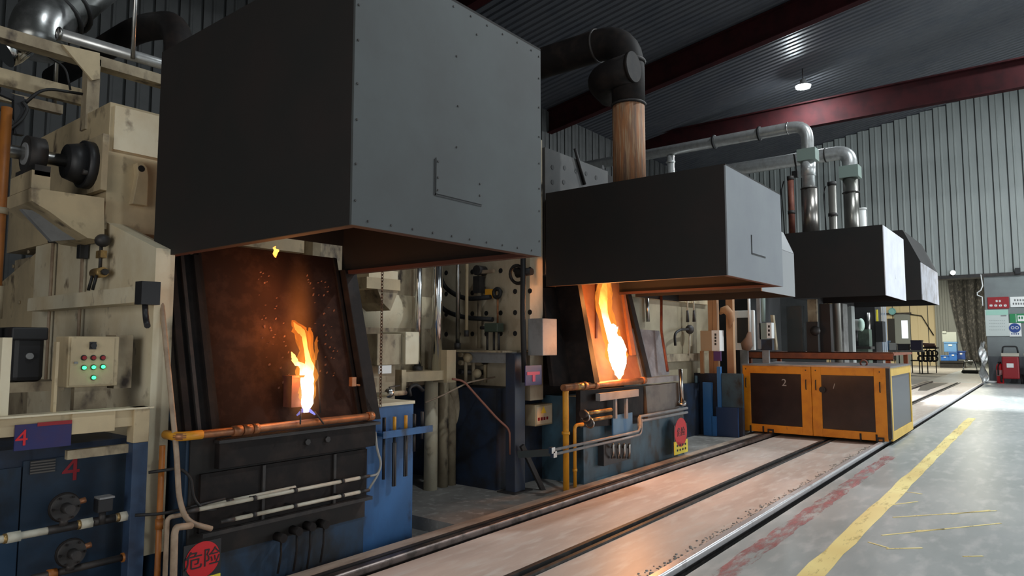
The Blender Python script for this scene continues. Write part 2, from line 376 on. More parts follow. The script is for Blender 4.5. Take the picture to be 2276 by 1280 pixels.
# lower part of the end wall: lintel, grey partition with signs, open bay with a lit annex behind
struct('trim_9', M().box(XE - .06, XE + .7, -9, 8.2, 4.3, 4.44), dark_iron)
yo = XX(2192, 720, XE).y
struct('wall_partition', M().box(XE, XE + .12, -9, yo, 0, 4.3), mat('partition', (.20, .225, .225), .6, 0, (.17, .185, .19), .8))
struct('baseboard_end', M().box(XE - .012, XE, -9, yo, 0, 1.05), mat('partition_low', (.10, .108, .12), .6))
struct('wall_end_left', M().box(XE, XE + .12, 8.2, 14, 0, 4.42), wall_sheet_dark)
XA = 56.
anx = sheet_wall('wall_annex', 0, XA, -1, 22, lambda a: 7., cream_wall, 1.1, 0.)
sheet_wall('wall_annex_side', 1, 18., XE + 1, XA, lambda a: 7., wall_sheet_dark, 1.1)
struct('ceiling_annex', M().box(XE + .2, XA + .2, -9, 22, 7., 7.2), roof_mat)
struct('wall_annex_right', M().box(XE + .2, XA, -9.2, -9, 0, 7), wall_sheet_dark)
# annex ceiling lamp tubes
for i, (x, y) in enumerate(((48, 8), (48, 3.5))):
    t = thing('tube_lamp', ['left', 'right'][i] + ' fluorescent tube lamp of the pair hanging in the annex', 'lamp', (x, y, 6.5), 'annex tube lamps')
    for s in (-.6, .6): part(t, 'hanger', M().cyl((x, y + s, 6.65), (x, y + s, 7.0), .01, None, 6), dark_iron)
    part(t, 'housing', M().box(x - .1, x + .1, y - .8, y + .8, 6.55, 6.65), white_paint)
    part(t, 'tube', M().cyl((x, y - .75, 6.5), (x, y + .75, 6.5), .03), emit('tube_glow', (1, .93, .75), 12))
    l = bpy.data.lights.new('tube_light', 'AREA'); l.shape = 'RECTANGLE'; l.size = .3; l.size_y = 1.6; l.energy = 620; l.color = (1, .92, .72)
    lo = bpy.data.objects.new('tube_light', l); lo.location = (0, 0, -.1); lo.parent = t; col.objects.link(lo)

# high-bay lamps
def bay_lamp(x, y, label, power, glow):
    z = roof_z(y); t = thing('high_bay_lamp', label, 'lamp', (x, y, z - .75), 'high-bay lamps under the roof')
    part(t, 'stem', M().cyl((x, y, z - .02), (x, y, z - .45), .02), dark_iron)
    part(t, 'housing', M().tube([(x, y, z - .42), (x, y, z - .55), (x, y, z - .62), (x, y, z - .66)], [.09, .11, .2, .27], 20), galv)
    part(t, 'lens', M().tube([(x, y, z - .655), (x, y, z - .72)], [.25, .24], 20), lamp_lens)
    l = bpy.data.lights.new('lamp_light', 'AREA'); l.shape = 'DISK'; l.size = .48; l.energy = power; l.color = (.9, .97, 1)
    lo = bpy.data.objects.new('lamp_light', l); lo.location = (0, 0, .025); lo.parent = t; col.objects.link(lo)
    l = bpy.data.lights.new('lamp_glow', 'POINT'); l.energy = glow; l.shadow_soft_size = .1; l.color = (.88, .97, 1)
    lo = bpy.data.objects.new('lamp_glow', l); lo.location = (0, 0, -.1); lo.parent = t; col.objects.link(lo)
bay_lamp(24.8, 6.4, 'glowing round high-bay lamp under the ribbed roof', 400, 170)
bay_lamp(22.6, 1.0, 'unseen high-bay lamp added over the rails for the floor light pool', 0, 20)
l = bpy.data.lights.new('pool_beam', 'SPOT'); l.energy = 9000; l.spot_size = math.radians(32); l.spot_blend = .7; l.shadow_soft_size = .2; l.color = (.95, .98, 1)  # spot added to make the bright pool on the aisle floor
lo = bpy.data.objects.new('pool_beam', l); lo.location = (0, 0, -.06); lo.parent = [o for o in col.objects if o.name.startswith('high_bay_lamp')][-1]; col.objects.link(lo)
for x, w in ((2., 'behind the camera side'), (13.4, 'over the near aisle'), (24.8, 'over the far aisle')):
    bay_lamp(x, -2.6, 'high-bay lamp out of the picture ' + w, {2.: 260, 13.4: 1050, 24.8: 1400}[x], 30)
# ================================================================ fume hoods
def rivets(t, pts, axis, sub=None):
    first = None
    for p in pts:
        p = Vector(p)
        if first is None:
            d = Vector((0, -.004, 0)) if axis == 1 else Vector((-.004, 0, 0))
            first = part(t, 'rivet', M().cyl(p, p + d, .0065, .005, 8), dark_iron, sub=sub); p0 = p
        else:
            c = first.copy(); col.objects.link(c); c.location = first.location + (p - p0)
def box_hood(name, label, x0, x1, y0, y1, z0, z1, face, side, dt=.015):
    t = thing(name, label, 'fume hood', ((x0+x1)/2, (y0+y1)/2, z0))
    f = part(t, 'front_panel', M().box(x0, x1, y0, y0 + dt, z0, z1), face, 'grey sheet-metal front facing the track')
    part(t, 'side_panel', M().box(x0, x0 + dt, y0 + dt, y1, z0, z1), side)
    part(t, 'side_panel', M().box(x1 - dt, x1, y0 + dt, y1, z0, z1), side)
    part(t, 'back_panel', M().box(x0 + dt, x1 - dt, y1 - dt, y1, z0 + .25, z1), side)
    part(t, 'top_panel', M().box(x0, x1, y0, y1, z1, z1 + dt), side)
    part(t, 'shade_liner', M().box(x0 + dt, x1 - dt, y0 + dt + .001, y0 + dt + .006, z0 + .004, z1 - .002), soot, 'dark sheet added inside to keep the underside black')  # dark sheet added so firelight does not brown the hood inside
    m = M().box(x0 + dt, x1 - dt, y0 + dt, y0 + dt + .05, z0, z0 + .03).box(x0 + dt, x0 + dt + .05, y0 + .06, y1 - .02, z0, z0 + .03).box(x1 - dt - .05, x1 - dt, y0 + .06, y1 - .02, z0, z0 + .03)
    part(t, 'bottom_rim', m, mat('rim_rust', (.06, .02, .016), .7), 'rusty inner rim around the open bottom')
    return t, f
HX0, HX1, HY0, HY1, HZ0, HZ1 = 2.06, 3.615, 2.6, 4.66, 2.165, 3.56
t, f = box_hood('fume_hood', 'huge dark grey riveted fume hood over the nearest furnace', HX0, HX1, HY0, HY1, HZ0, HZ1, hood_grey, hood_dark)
rv = [(HX0 + .02, HY0, HZ0 + z) for z in (.12, .3, .52, .7, .92, 1.1, 1.28)] + [(HX1 - .02, HY0, HZ0 + z) for z in (.1, .3, .45, .62, .8, 1., 1.2, 1.35)]
rv += [(HX0 + .1 + i * .15, HY0, HZ0 + .03) for i in range(10)] + [(HX0 + .1 + i * .15, HY0, HZ1 - .03) for i in range(10)]
rv += [(YY(x, y, HY0).x, HY0, YY(x, y, HY0).z) for x, y in ((1018, 236), (1015, 125), (1015, 327), (1060, 77))]
rivets(t, rv, 1)
a, b = YY(968, 430, HY0), YY(1070, 375, HY0)
hd = part(t, 'access_hatch', M().box(a.x, b.x, HY0 - .006, HY0 - .0005, a.z, a.z + .2), hood_grey, 'small rectangular access hatch')
part(t, 'hatch_gap', M().box(a.x - .008, b.x, HY0 - .003, HY0, a.z - .012, a.z).box(a.x - .012, a.x, HY0 - .003, HY0, a.z - .01, a.z + .19), black, sub=hd)
rivets(t, [(a.x + .012, HY0 - .006, a.z + z) for z in (.02, .09, .18)] + [(b.x - .02, HY0 - .006, a.z + z) for z in (.05, .12)], 1, hd)
GX0, GX1, GY0, GY1, GZ0, GZ1 = 6.42, 8.15, 2.4, 4.55, 2.25, 3.33
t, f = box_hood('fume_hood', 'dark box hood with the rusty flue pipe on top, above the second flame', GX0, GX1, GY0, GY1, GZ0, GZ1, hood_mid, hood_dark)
a, b = YY(1671, 562, GY0), YY(1700, 532, GY0)
hd = part(t, 'access_hatch', M().box(a.x, b.x, GY0 - .008, GY0 - .0005, a.z, a.z + .19), hood_mid)
part(t, 'hatch_gap', M().box(a.x - .012, b.x, GY0 - .003, GY0, a.z - .015, a.z).box(a.x - .014, a.x, GY0 - .003, GY0, a.z - .01, a.z + .19), black, sub=hd)

def profile_hood(name, label, x0, x1, prof, face, side, fi):
    """hood of sheet panels following a Y-Z profile (open at the bottom); fi = indices of edges that face the track"""
    t = thing(name, label, 'fume hood', ((x0+x1)/2, prof[0][0], prof[0][1])); d = .015
    for nm, x in (('side_panel', x0), ('side_panel', x1 - d)):
        part(t, nm, M().prism([(x, y, z) for y, z in prof], (d, 0, 0)), side)
    cy = sum(p[0] for p in prof)/len(prof); cz = sum(p[1] for p in prof)/len(prof)
    for i in range(len(prof) - 1):
        (y0, z0), (y1, z1) = prof[i], prof[i+1]; e = Vector((0, y1-y0, z1-z0)); n = Vector((0, e.z, -e.y)).normalized()
        if n.dot(Vector((0, (y0+y1)/2 - cy, (z0+z1)/2 - cz))) < 0: n = -n
        nm = 'front_panel' if i in fi else ('top_panel' if abs(e.y) > abs(e.z) else 'back_panel')
        part(t, nm, M().prism([(x0, y0, z0), (x0, y1, z1), Vector((x0, y1, z1)) + n*d, Vector((x0, y0, z0)) + n*d], (x1 - x0, 0, 0)), face if i in fi else side)
    return t
zs = YY(1763, 565, 2.78).z; xr = YY(1763, 600, 2.78).x; ps = XX(1739, 518, xr)
profile_hood('fume_hood', 'small pale grey hood with a cut-off corner behind the hood with the rusty flue', xr - 1.4, xr, [(2.78, 2.24), (2.78, zs), (ps.y, ps.z), (4.5, ps.z), (4.5, 2.24)], mat('hood_pale2', (.30, .31, .32), .5), hood_dark, (0, 1))
qa, qb = XX(2045, 583, 18.6), XX(2005, 512, 18.6)
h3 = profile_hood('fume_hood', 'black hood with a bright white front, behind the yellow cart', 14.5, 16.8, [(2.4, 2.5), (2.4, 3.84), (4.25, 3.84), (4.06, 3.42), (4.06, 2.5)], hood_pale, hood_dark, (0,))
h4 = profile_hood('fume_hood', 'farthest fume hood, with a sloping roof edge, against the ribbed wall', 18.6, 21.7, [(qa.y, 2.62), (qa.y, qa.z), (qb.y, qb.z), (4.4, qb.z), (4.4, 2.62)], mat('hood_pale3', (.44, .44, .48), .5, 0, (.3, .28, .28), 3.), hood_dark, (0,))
# small round opening and streak on the white front
a = YY(1989, 615, 2.4); part(h3, 'dent', M().cyl((a.x, 2.386, a.z), (a.x, 2.38, a.z), .05, .045, 12), hood_pale)

# ================================================================ ducts
def duct(name, label, segs, rings, group=None):
    """segs = [(part name, points, radius, material)]"""
    p = segs[0][1][0]; t = thing(name, label, 'duct', p, group)
    for nm, pts, r, mt in segs: part(t, nm, M().tube(pts, r, 24), mt)
    for c, ax, R, r, mt in rings: part(t, 'collar', M().ring(c, ax, R, r, 24, 6), mt)
    return t
DX, DY = 7.2, 3.87
top = 5.33
e = fil([(DX, DY, 4.45), (DX, DY, top), (DX, 12.9, top)], .42, 8)
t = duct('flue_duct', 'thick flue pipe with a rusty orange lower half and black upper elbow', [('rusty_pipe', [(DX, DY, GZ1 + .02), (DX, DY, 4.47)], .195, rust), ('black_pipe', e, .2, soot_metal)],
     [((DX, DY, 4.47), (0, 0, 1), .2, .015, dark_iron), ((DX, DY, 5.0), (0, 0, 1), .2, .02, dark_iron), ((DX, DY + .42, top), (0, 1, 0), .2, .018, dark_iron), ((DX, 7, top), (0, 1, 0), .2, .018, dark_iron)])
part(t, 'branch_stub', M().tube(fil([(DX - .22, DY - .18, 4.83), (DX - .22, DY + .3, 4.8), (DX + .3, DY + .42, 4.8)], .3), .17, 20), soot_metal, 'short black branch elbow')
part(t, 'branch_flange', M().cyl((DX - .22, DY - .2, 4.83), (DX - .22, DY - .16, 4.83), .18, None, 24), soot_metal)
D3 = (15.5, XX(1800, 470, 15.5).y)
tz = XX(1790, 278, 15.5).z
t = duct('exhaust_duct', 'galvanised exhaust duct rising from the white-fronted hood and bending to the far wall', [('lower_pipe', [(D3[0], D3[1], 3.85), (D3[0], D3[1], 4.95)], .165, mat('duct_brown', (.30, .27, .24), .3, .9, (.42, .4, .38), 6., .4, .7, 0, (2, 2, .3))), ('upper_pipe', fil([(D3[0], D3[1], 4.95), (D3[0], D3[1], tz), (D3[0], 13.9, tz)], .32, 6), .13, galv)],
     [((D3[0], D3[1], 4.95), (0, 0, 1), .165, .012, dark_iron), ((D3[0], D3[1] + .4, tz), (0, 1, 0), .13, .015, steel), ((D3[0], XX(1688, 290, 15.5).y, tz), (0, 1, 0), .145, .03, black), ((D3[0], XX(1588, 303, 15.5).y, tz), (0, 1, 0), .145, .03, black), ((D3[0], D3[1], 3.87), (0, 0, 1), .2, .03, black)])
z0, z1 = XX(1800, 392, 15.5).z, XX(1800, 358, 15.5).z
part(t, 'reducer', M().tube([(D3[0], D3[1], z0), (D3[0], D3[1], z1)], [.15, .155], 24), galv)
part(t, 'damper_box', M().box(D3[0] - .16, D3[0] + .16, D3[1] - .19, D3[1] + .19, z1, XX(1800, 332, 15.5).z), green_grey, 'grey-green damper collar')
p = Vector((D3[0], D3[1] + .24, z0 + .1))
part(t, 'damper_lever', M().bar(p, p + Vector((0, .05, .45)), .04, .03).box(p.x - .05, p.x + .05, p.y - .02, p.y + .1, p.z - .08, p.z + .06), dark_iron)
D4 = (20.0, XX(1893, 470, 20.).y); tz4 = XX(1865, 340, 20.).z
t = duct('exhaust_duct', 'second galvanised exhaust duct, bending over behind the first, from the farthest hood', [('lower_pipe', [(D4[0], D4[1], 4.13), (D4[0], D4[1], XX(1893, 392, 20.).z)], .19, mat('duct_brown2', (.36, .35, .32), .3, .9)), ('upper_pipe', fil([(D4[0], D4[1], XX(1893, 392, 20.).z), (D4[0], D4[1], tz4), (D4[0], 13.9, tz4)], .55, 8), .19, galv)],
     [((D4[0], D4[1], XX(1893, 428, 20.).z), (0, 0, 1), .2, .02, dark_iron), ((D4[0], D4[1] + .6, tz4), (0, 1, 0), .19, .02, dark_iron)])
part(t, 'damper_box', M().box(D4[0] - .22, D4[0] + .22, D4[1] - .24, D4[1] + .24, XX(1893, 396, 20.).z, XX(1893, 370, 20.).z), green_grey)
for lab, x0, x1, ya, yb, X0, mt in (('thin red-brown stack pipe left of the first galvanised duct', 1750, 1764, 400, 512, 15.2, rust_red), ('thin grey stack pipe between the two galvanised ducts', 1840, 1858, 412, 508, 17.5, mat('stack_grey', (.2, .19, .17), .4, .6))):
    a, b = XX((x0+x1)/2, ya, X0), XX((x0+x1)/2, yb, X0); r = abs(XX(x0, ya, X0).y - XX(x1, ya, X0).y)/2
    zb0 = 3.86 if X0 < 16 else 0.
    t = thing('stack_pipe', lab, 'pipe', (a.x, a.y, zb0))
    part(t, 'pipe', M().cyl((a.x, a.y, zb0), a, r), mt); part(t, 'cap', M().cyl(a, a + Vector((0, 0, .08)), r*1.15), dark_iron)
    part(t, 'cable', M().tube([a + Vector((0, .14, -.0)), a + Vector((0, .2, -.2)), a + Vector((0, .17, -.8)), a + Vector((0, .16, -1.3))], .012, 6), black)
    part(t, 'clamp', M().cyl(a - Vector((0, 0, .75)), a - Vector((0, 0, .68)), r*1.2), dark_iron)
a = XX(1916, 466, 20.5); one('vent_stub', 'short bright steel vent stub right of the second galvanised duct', 'pipe', M().cyl((a.x, a.y, 3.9), a, .1).cyl(a, a + Vector((0, 0, .04)), .12), white_paint)
# hook pipe on the long duct
a = XX(1490, 335, 15.5); one('hanger_pipe', 'short vertical galvanised pipe under the long duct', 'pipe', M().tube([(a.x, a.y, tz - .14), (a.x, a.y, 0)], .09, 12).ring((a.x, a.y, tz - .3), (0, 0, 1), .1, .02), galv)

# ================================================================ yellow track cart
CX0, CX1, CY0, CY1, CZ0, CZ1 = 12.1, 14.15, 1.99, 4.31, .06, 1.2
ct = thing('track_cart', 'orange-yellow framed enclosed cart standing on the rails', 'cart', ((CX0+CX1)/2, (CY0+CY1)/2, 0.0))
part(ct, 'chassis', M().box(CX0 + .03, CX1 - .03, CY0 + .05, CY1 - .05, .06, .16), black_paint)
part(ct, 'roof_panel', M().box(CX0 - .01, CX1, CY0 - .01, CY1 + .01, CZ1, CZ1 + .025), mat('cart_roof', (.30, .29, .29), .35, .6, (.2, .19, .19), 4.), 'dull metal roof sheet')
part(ct, 'corner_post', M().box(CX0 + .005, CX0 + .06, CY0 + .005, CY0 + .06, .1, CZ1), dark_iron)
YS = 3.16
def cart_door(y0, y1, w0, w1, mark):
    d = part(ct, 'door', M().box(CX0, CX0 + .035, y0, y0 + w0, CZ0, CZ1).box(CX0, CX0 + .035, y1 - w1, y1, CZ0, CZ1).box(CX0, CX0 + .035, y0 + w0, y1 - w1, CZ0, CZ0 + .13).box(CX0, CX0 + .035, y0 + w0, y1 - w1, CZ1 - .13, CZ1), cart_yellow, bevel=.004)
    part(ct, 'door_pane', M().box(CX0 + .02, CX0 + .028, y0 + w0 - .01, y1 - w1 + .01, CZ0 + .12, CZ1 - .12), cart_glass, 'dark tinted pane', sub=d)
    for y in (y0 + w0 * .5, y1 - w1 * .45):
        part(ct, 'handle_slot', M().tube(fil([(CX0, y, .98), (CX0 - .02, y, .97), (CX0 - .02, y, .83), (CX0, y, .82)], .012, 3), .008, 8), black, sub=d)
        part(ct, 'bolt', M().cyl((CX0, y, 1.14), (CX0 - .006, y, 1.14), .011, None, 8), dark_iron, sub=d)
    return d
d1 = cart_door(YS + .004, CY1, .16, .13, '2'); d2 = cart_door(CY0 + .06, YS - .004, .17, .15, '')
part(ct, 'lock_knob', M().cyl((CX0, 2.985, .83), (CX0 - .03, 2.985, .83), .045, .05, 20).cyl((CX0 - .03, 2.985, .83), (CX0 - .045, 2.985, .83), .02, None, 12), black, sub=d2)
o = letters('chalk_mark', '2', .17, chalk, (CX0 + .018, XX(1742, 851, 12.1).y, XX(1742, 851, 12.1).z), (0, -1, 0), (0, 0, 1), d1, ct.location, .0005)
o = letters('chalk_mark', '/', .12, chalk, (CX0 + .018, XX(1853, 859, 12.1).y, XX(1853, 859, 12.1).z), (0, -1, 0), (0, 0, 1), d2, ct.location, .0005)
for y in (CY1 - .12, CY1 - .34, CY0 + .22, CY0 + .45):
    part(ct, 'hinge', M().cyl((CX0 - .012, y, CZ0 - .02), (CX0 - .012, y, CZ0 + .1), .014, None, 8), black)
# aisle side of the cart
sp = part(ct, 'side_frame', M().box(CX0 + .07, CX0 + .16, CY0, CY0 + .03, CZ0, CZ1).box(CX1 - .09, CX1, CY0, CY0 + .03, CZ0, CZ1).box(CX0 + .16, CX1 - .09, CY0, CY0 + .03, CZ0, CZ0 + .14).box(CX0 + .16, CX1 - .09, CY0, CY0 + .03, CZ1 - .13, CZ1), cart_pale, bevel=.004)
part(ct, 'side_pane', M().box(CX0 + .15, CX1 - .08, CY0 + .016, CY0 + .024, CZ0 + .13, CZ1 - .12), grey_pane, 'grey mesh pane', sub=sp)
part(ct, 'back_panel', M().box(CX1 - .03, CX1, CY0 + .03, CY1, CZ0, CZ1), cart_yellow)
part(ct, 'far_side_panel', M().box(CX0 + .04, CX1 - .03, CY1 - .03, CY1, CZ0, CZ1), cart_yellow)
for x in (12.5, 13.8):
    for y in (2.155, 3.845):
        w = part(ct, 'wheel', M().cyl((x, y - .03, .115), (x, y + .03, .115), .07, None, 20).cyl((x, y - .045, .115), (x, y - .03, .115), .085, None, 20), dark_iron)
for y in (2.155, 3.845): part(ct, 'rail_guard', M().box(CX0 - .03, CX0 + .03, y - .05, y - .03, .055, .12).box(CX0 - .03, CX0 + .03, y + .03, y + .05, .055, .12).box(CX0 - .02, CX0 + .02, y - .03, y + .03, .09, .12), black)
part(ct, 'roof_eye', M().ring((CX0 + .5, 2.45, CZ1 + .06), (1, 0, 0), .05, .014, 14), rust_red)
# channel beam of the loading table behind the cart
table_firelit_rust = mat('table_firelit_rust', (.30, .085, .035), .5, .2, (.16, .05, .03), 5., .4, .7)  # rust red, brightened to stand in for the fire's reflection
t = thing('loading_table', 'long rust-red steel channel beam, brightened as if firelit, of the loading table behind the yellow cart', 'table', (14.6, 3.5, 0))
part(t, 'channel_beam', M().box(14.4, 14.42, 2.3, 5.1, 1.27, 1.42).box(14.4, 14.5, 2.3, 5.1, 1.27, 1.285).box(14.4, 14.5, 2.3, 5.1, 1.405, 1.42), table_firelit_rust)
part(t, 'table_top', M().box(14.5, 16.6, 2.3, 5.1, 1.36, 1.4), table_firelit_rust)
for x in (14.5, 16.5):
    for y in (2.4, 5.0): part(t, 'leg', M().box(x - .04, x + .04, y - .04, y + .04, 0, 1.36), table_firelit_rust)
for y in (2.7, 3.1, 3.6, 4.2): part(t, 'stiffener', M().box(14.405, 14.49, y - .01, y + .01, 1.285, 1.405), table_firelit_rust)
# ================================================================ flames
def flame_mat(name, stops, strength, alpha, ztop):
    m = bpy.data.materials.new(name); m.use_nodes = True; nt = m.node_tree; N = nt.nodes; L = nt.links
    for n in list(N): N.remove(n)
    out = N.new('ShaderNodeOutputMaterial'); em = N.new('ShaderNodeEmission'); tr = N.new('ShaderNodeBsdfTransparent'); mx = N.new('ShaderNodeMixShader')
    tc = N.new('ShaderNodeTexCoord'); sep = N.new('ShaderNodeSeparateXYZ'); dv = N.new('ShaderNodeMath'); dv.operation = 'DIVIDE'; dv.inputs[1].default_value = ztop
    nz = N.new('ShaderNodeTexNoise'); nz.inputs['Scale'].default_value = 9; nz.inputs['Detail'].default_value = 3
    mp = N.new('ShaderNodeMapping'); mp.inputs['Scale'].default_value = (1, 1, .35); L.new(tc.outputs['Object'], mp.inputs[0]); L.new(mp.outputs[0], nz.inputs[0])
    L.new(tc.outputs['Object'], sep.inputs[0]); L.new(sep.outputs[2], dv.inputs[0])
    r = N.new('ShaderNodeValToRGB'); e = r.color_ramp.elements
    while len(e) < len(stops): e.new(.5)
    for k, (p, c) in enumerate(stops): e[k].position = p; e[k].color = (*c, 1)
    L.new(dv.outputs[0], r.inputs[0]); L.new(r.outputs[0], em.inputs[0]); ms = N.new('ShaderNodeMapRange'); ms.inputs[1].default_value = .25; ms.inputs[2].default_value = .75; ms.inputs[3].default_value = strength[0]; ms.inputs[4].default_value = strength[1]; L.new(dv.outputs[0], ms.inputs[0]); L.new(ms.outputs[0], em.inputs[1])
    mr = N.new('ShaderNodeMapRange'); mr.inputs[1].default_value = .4; mr.inputs[2].default_value = .62; mr.inputs[3].default_value = alpha * .35; mr.inputs[4].default_value = alpha
    L.new(nz.outputs['Fac'], mr.inputs[0]); L.new(mr.outputs[0], mx.inputs[0])
    L.new(tr.outputs[0], mx.inputs[1]); L.new(em.outputs[0], mx.inputs[2]); L.new(mx.outputs[0], out.inputs[0])
    m.cycles.emission_sampling = 'FRONT'
    return m
def tongue(m, pts, n=12, flat=.6, jit=.12):
    """a licking tongue of flame: rings of uneven radius along pts [(x, y, z, r)]"""
    rings = []; k = len(pts)
    for i, (x, y, z, r) in enumerate(pts):
        rings.append([m.b.verts.new((x + math.cos(2*math.pi*j/n) * r * random.uniform(1 - jit, 1 + jit), y + math.sin(2*math.pi*j/n) * r * flat, z + random.uniform(-.2, .2) * r)) for j in range(n)])
    for i in range(k - 1):
        for j in range(n):
            f = m.b.faces.new((rings[i][j], rings[i][(j+1) % n], rings[i+1][(j+1) % n], rings[i+1][j])); f.smooth = True
    m.b.faces.new(rings[0][::-1]); m.b.faces.new(rings[-1]); return m
def path(px, fy):
    """flame centre line from photo pixels (x, y, half width) at depth fy(y)"""
    out = []
    for x, y, w in px:
        Y = fy(y); a = YY(x, y, Y); b = YY(x + w, y, Y); out.append((a.x, a.y, a.z, b.x - a.x))
    return out
ORANGE, YEL, WHT, BLU, RED = (1, .28, .03), (1, .62, .12), (1, .93, .72), (.35, .35, 1.), (.9, .13, .01)
def subdiv(p, n=3):
    out = []
    for i in range(len(p) - 1):
        for j in range(n):
            t = j/n; t2 = t*t*(3-2*t); out.append(tuple(p[i][k]*(1-t) + p[i+1][k]*t for k in range(3)) + (p[i][3]*(1-t2) + p[i+1][3]*t2,))
    out.append(p[-1]); return out

def fy1(y): return 4.14 + (930 - y) * .0007
base1 = YY(680, 922, fy1(922))
f1 = thing('flame', 'bright gas flame burning in front of the nearest furnace door', 'flame', base1)
core = flame_mat('flame_core', [(0, (.5, .45, 1.)), (.06, (1, .8, .5)), (.15, WHT), (.32, (1, .85, .45)), (.5, YEL), (1, ORANGE)], (9, 1.6), .95, .75)
veil = flame_mat('flame_veil', [(0, (.3, .25, .8)), (.1, (1, .4, .06)), (.5, ORANGE), (1, RED)], (1.5, 1.0), .55, .75)
part(f1, 'flame_core', tongue(M(), subdiv(path([(680, 916, 5), (683, 895, 12), (684, 870, 12), (682, 845, 14), (681, 825, 13), (674, 812, 10), (662, 804, 4)], fy1))), core)
part(f1, 'flame_tongue', tongue(M(), subdiv(path([(684, 835, 10), (689, 815, 9), (684, 795, 5), (679, 770, 4), (676, 748, 5), (668, 735, 9), (661, 726, 7), (653, 716, 1)], fy1))), core)
part(f1, 'flame_tongue', tongue(M(), subdiv(path([(692, 822, 5), (697, 800, 5), (692, 775, 4), (690, 745, 6), (688, 728, 2)], fy1))), veil)
part(f1, 'flame_veil', tongue(M(), subdiv(path([(680, 905, 8), (683, 870, 17), (680, 830, 21), (680, 805, 17), (676, 780, 11), (673, 750, 15), (664, 728, 16), (652, 712, 3)], fy1)), 14, .6, .3), veil)
part(f1, 'flame_tongue', tongue(M(), subdiv(path([(662, 812, 6), (655, 800, 6), (652, 790, 4), (648, 782, 1)], fy1)), 10, .6, .25), core)
part(f1, 'flame_tongue', tongue(M(), subdiv(path([(700, 800, 3), (704, 780, 4), (702, 762, 3), (705, 748, 1)], fy1)), 8, .6, .3), veil)
part(f1, 'flame_foot', M().tube([YY(660, 923, 4.12), YY(680, 905, 4.12), YY(700, 921, 4.12)], [.006, .02, .006], 8), flame_mat('flame_blue', [(0, BLU), (1, BLU)], (1.2, 1.2), .6, .75))
def fire_light(parent, off, power, size):
    l = bpy.data.lights.new('fire_light', 'POINT'); l.energy = power; l.color = (1, .36, .09); l.shadow_soft_size = size
    o = bpy.data.objects.new('fire_light', l); o.location = off; o.parent = parent; col.objects.link(o)
def glow_volume(root, name, c, size, strength, color, nm):
    """faint hot gas that also imitates bloom and firelight on the door: a soft ellipsoid of thin emissive volume"""
    m = bpy.data.materials.new(nm); m.use_nodes = True; nt = m.node_tree; N = nt.nodes; L = nt.links
    for n in list(N): N.remove(n)
    out = N.new('ShaderNodeOutputMaterial'); em = N.new('ShaderNodeEmission'); em.inputs[0].default_value = (*color, 1)
    tc = N.new('ShaderNodeTexCoord'); mp = N.new('ShaderNodeMapping'); off = Vector(c) - root.location
    mp.vector_type = 'TEXTURE'; mp.inputs['Location'].default_value = off; mp.inputs['Scale'].default_value = size
    g = N.new('ShaderNodeTexGradient'); g.gradient_type = 'SPHERICAL'; pw = N.new('ShaderNodeMath'); pw.operation = 'POWER'; pw.inputs[1].default_value = 1.6
    mu = N.new('ShaderNodeMath'); mu.operation = 'MULTIPLY'; mu.inputs[1].default_value = strength
    L.new(tc.outputs['Object'], mp.inputs[0]); L.new(mp.outputs[0], g.inputs[0]); L.new(g.outputs[1], pw.inputs[0]); L.new(pw.outputs[0], mu.inputs[0]); L.new(mu.outputs[0], em.inputs[1]); L.new(em.outputs[0], out.inputs['Volume'])
    part(root, name, M().ball(c, 1, size, 16, 10), m)
hz = YY(664, 715, 4.24); glow_volume(f1, 'flame_haze', (hz.x, 4.24, hz.z), (.17, .07, .52), 3.2, (1, .25, .04), 'door_glow')  # column of glow: firelight on the door put into an emissive volume
hz = YY(680, 845, 4.16); glow_volume(f1, 'flame_haze', (hz.x, 4.17, hz.z), (.17, .09, .36), 5., (1, .33, .06), 'flame_bloom_low')
fire_light(f1, (0, .0, .28), 5.5, .06)
fire_light(f1, (-.06, .13, .62), 6, .05)
fire_light(f1, (-.07, .22, .95), 2.4, .05)
p = YY(612, 560, 4.3); f1b = thing('flame', 'tiny orange flame tip licking under the huge hood', 'flame', (p.x, p.y, p.z - .05))
part(f1b, 'flame_core', tongue(M(), subdiv(path([(612, 572, 2), (611, 564, 5), (615, 556, 6), (609, 551, 3), (613, 547, 1)], lambda y: 4.3)), 8), flame_mat('flame_tip', [(0, ORANGE), (.5, YEL), (1, ORANGE)], (3, 2), .95, .12))
def fy2(y): return 4.1 + (850 - y) * .0012
base2 = YY(1376, 842, fy2(842))
f2 = thing('flame', 'tall roaring flame rising before the second furnace door', 'flame', base2)
core2 = flame_mat('flame_core2', [(0, (1, .55, .15)), (.1, WHT), (.45, (1, .9, .6)), (.56, YEL), (1, (1, .45, .05))], (11, 1.5), .95, 1.45)
veil2 = flame_mat('flame_veil2', [(0, (1, .3, .04)), (.5, ORANGE), (1, (1, .33, .04))], (1.6, 1.1), .7, 1.45)
part(f2, 'flame_core', tongue(M(), subdiv(path([(1377, 842, 2), (1376, 825, 8), (1374, 800, 13), (1372, 775, 14), (1369, 755, 10), (1364, 742, 5), (1362, 728, 8), (1362, 720, 2)], fy2))), core2)
part(f2, 'flame_tongue', tongue(M(), subdiv(path([(1366, 775, 6), (1358, 748, 6), (1351, 722, 6), (1344, 697, 5), (1340, 672, 7), (1342, 650, 6), (1344, 628, 3)], fy2))), core2)
part(f2, 'flame_veil', tongue(M(), subdiv(path([(1376, 830, 6), (1371, 790, 16), (1361, 750, 14), (1350, 715, 13), (1342, 680, 13), (1342, 650, 13), (1344, 620, 8)], fy2)), 14, .6, .3), veil2)
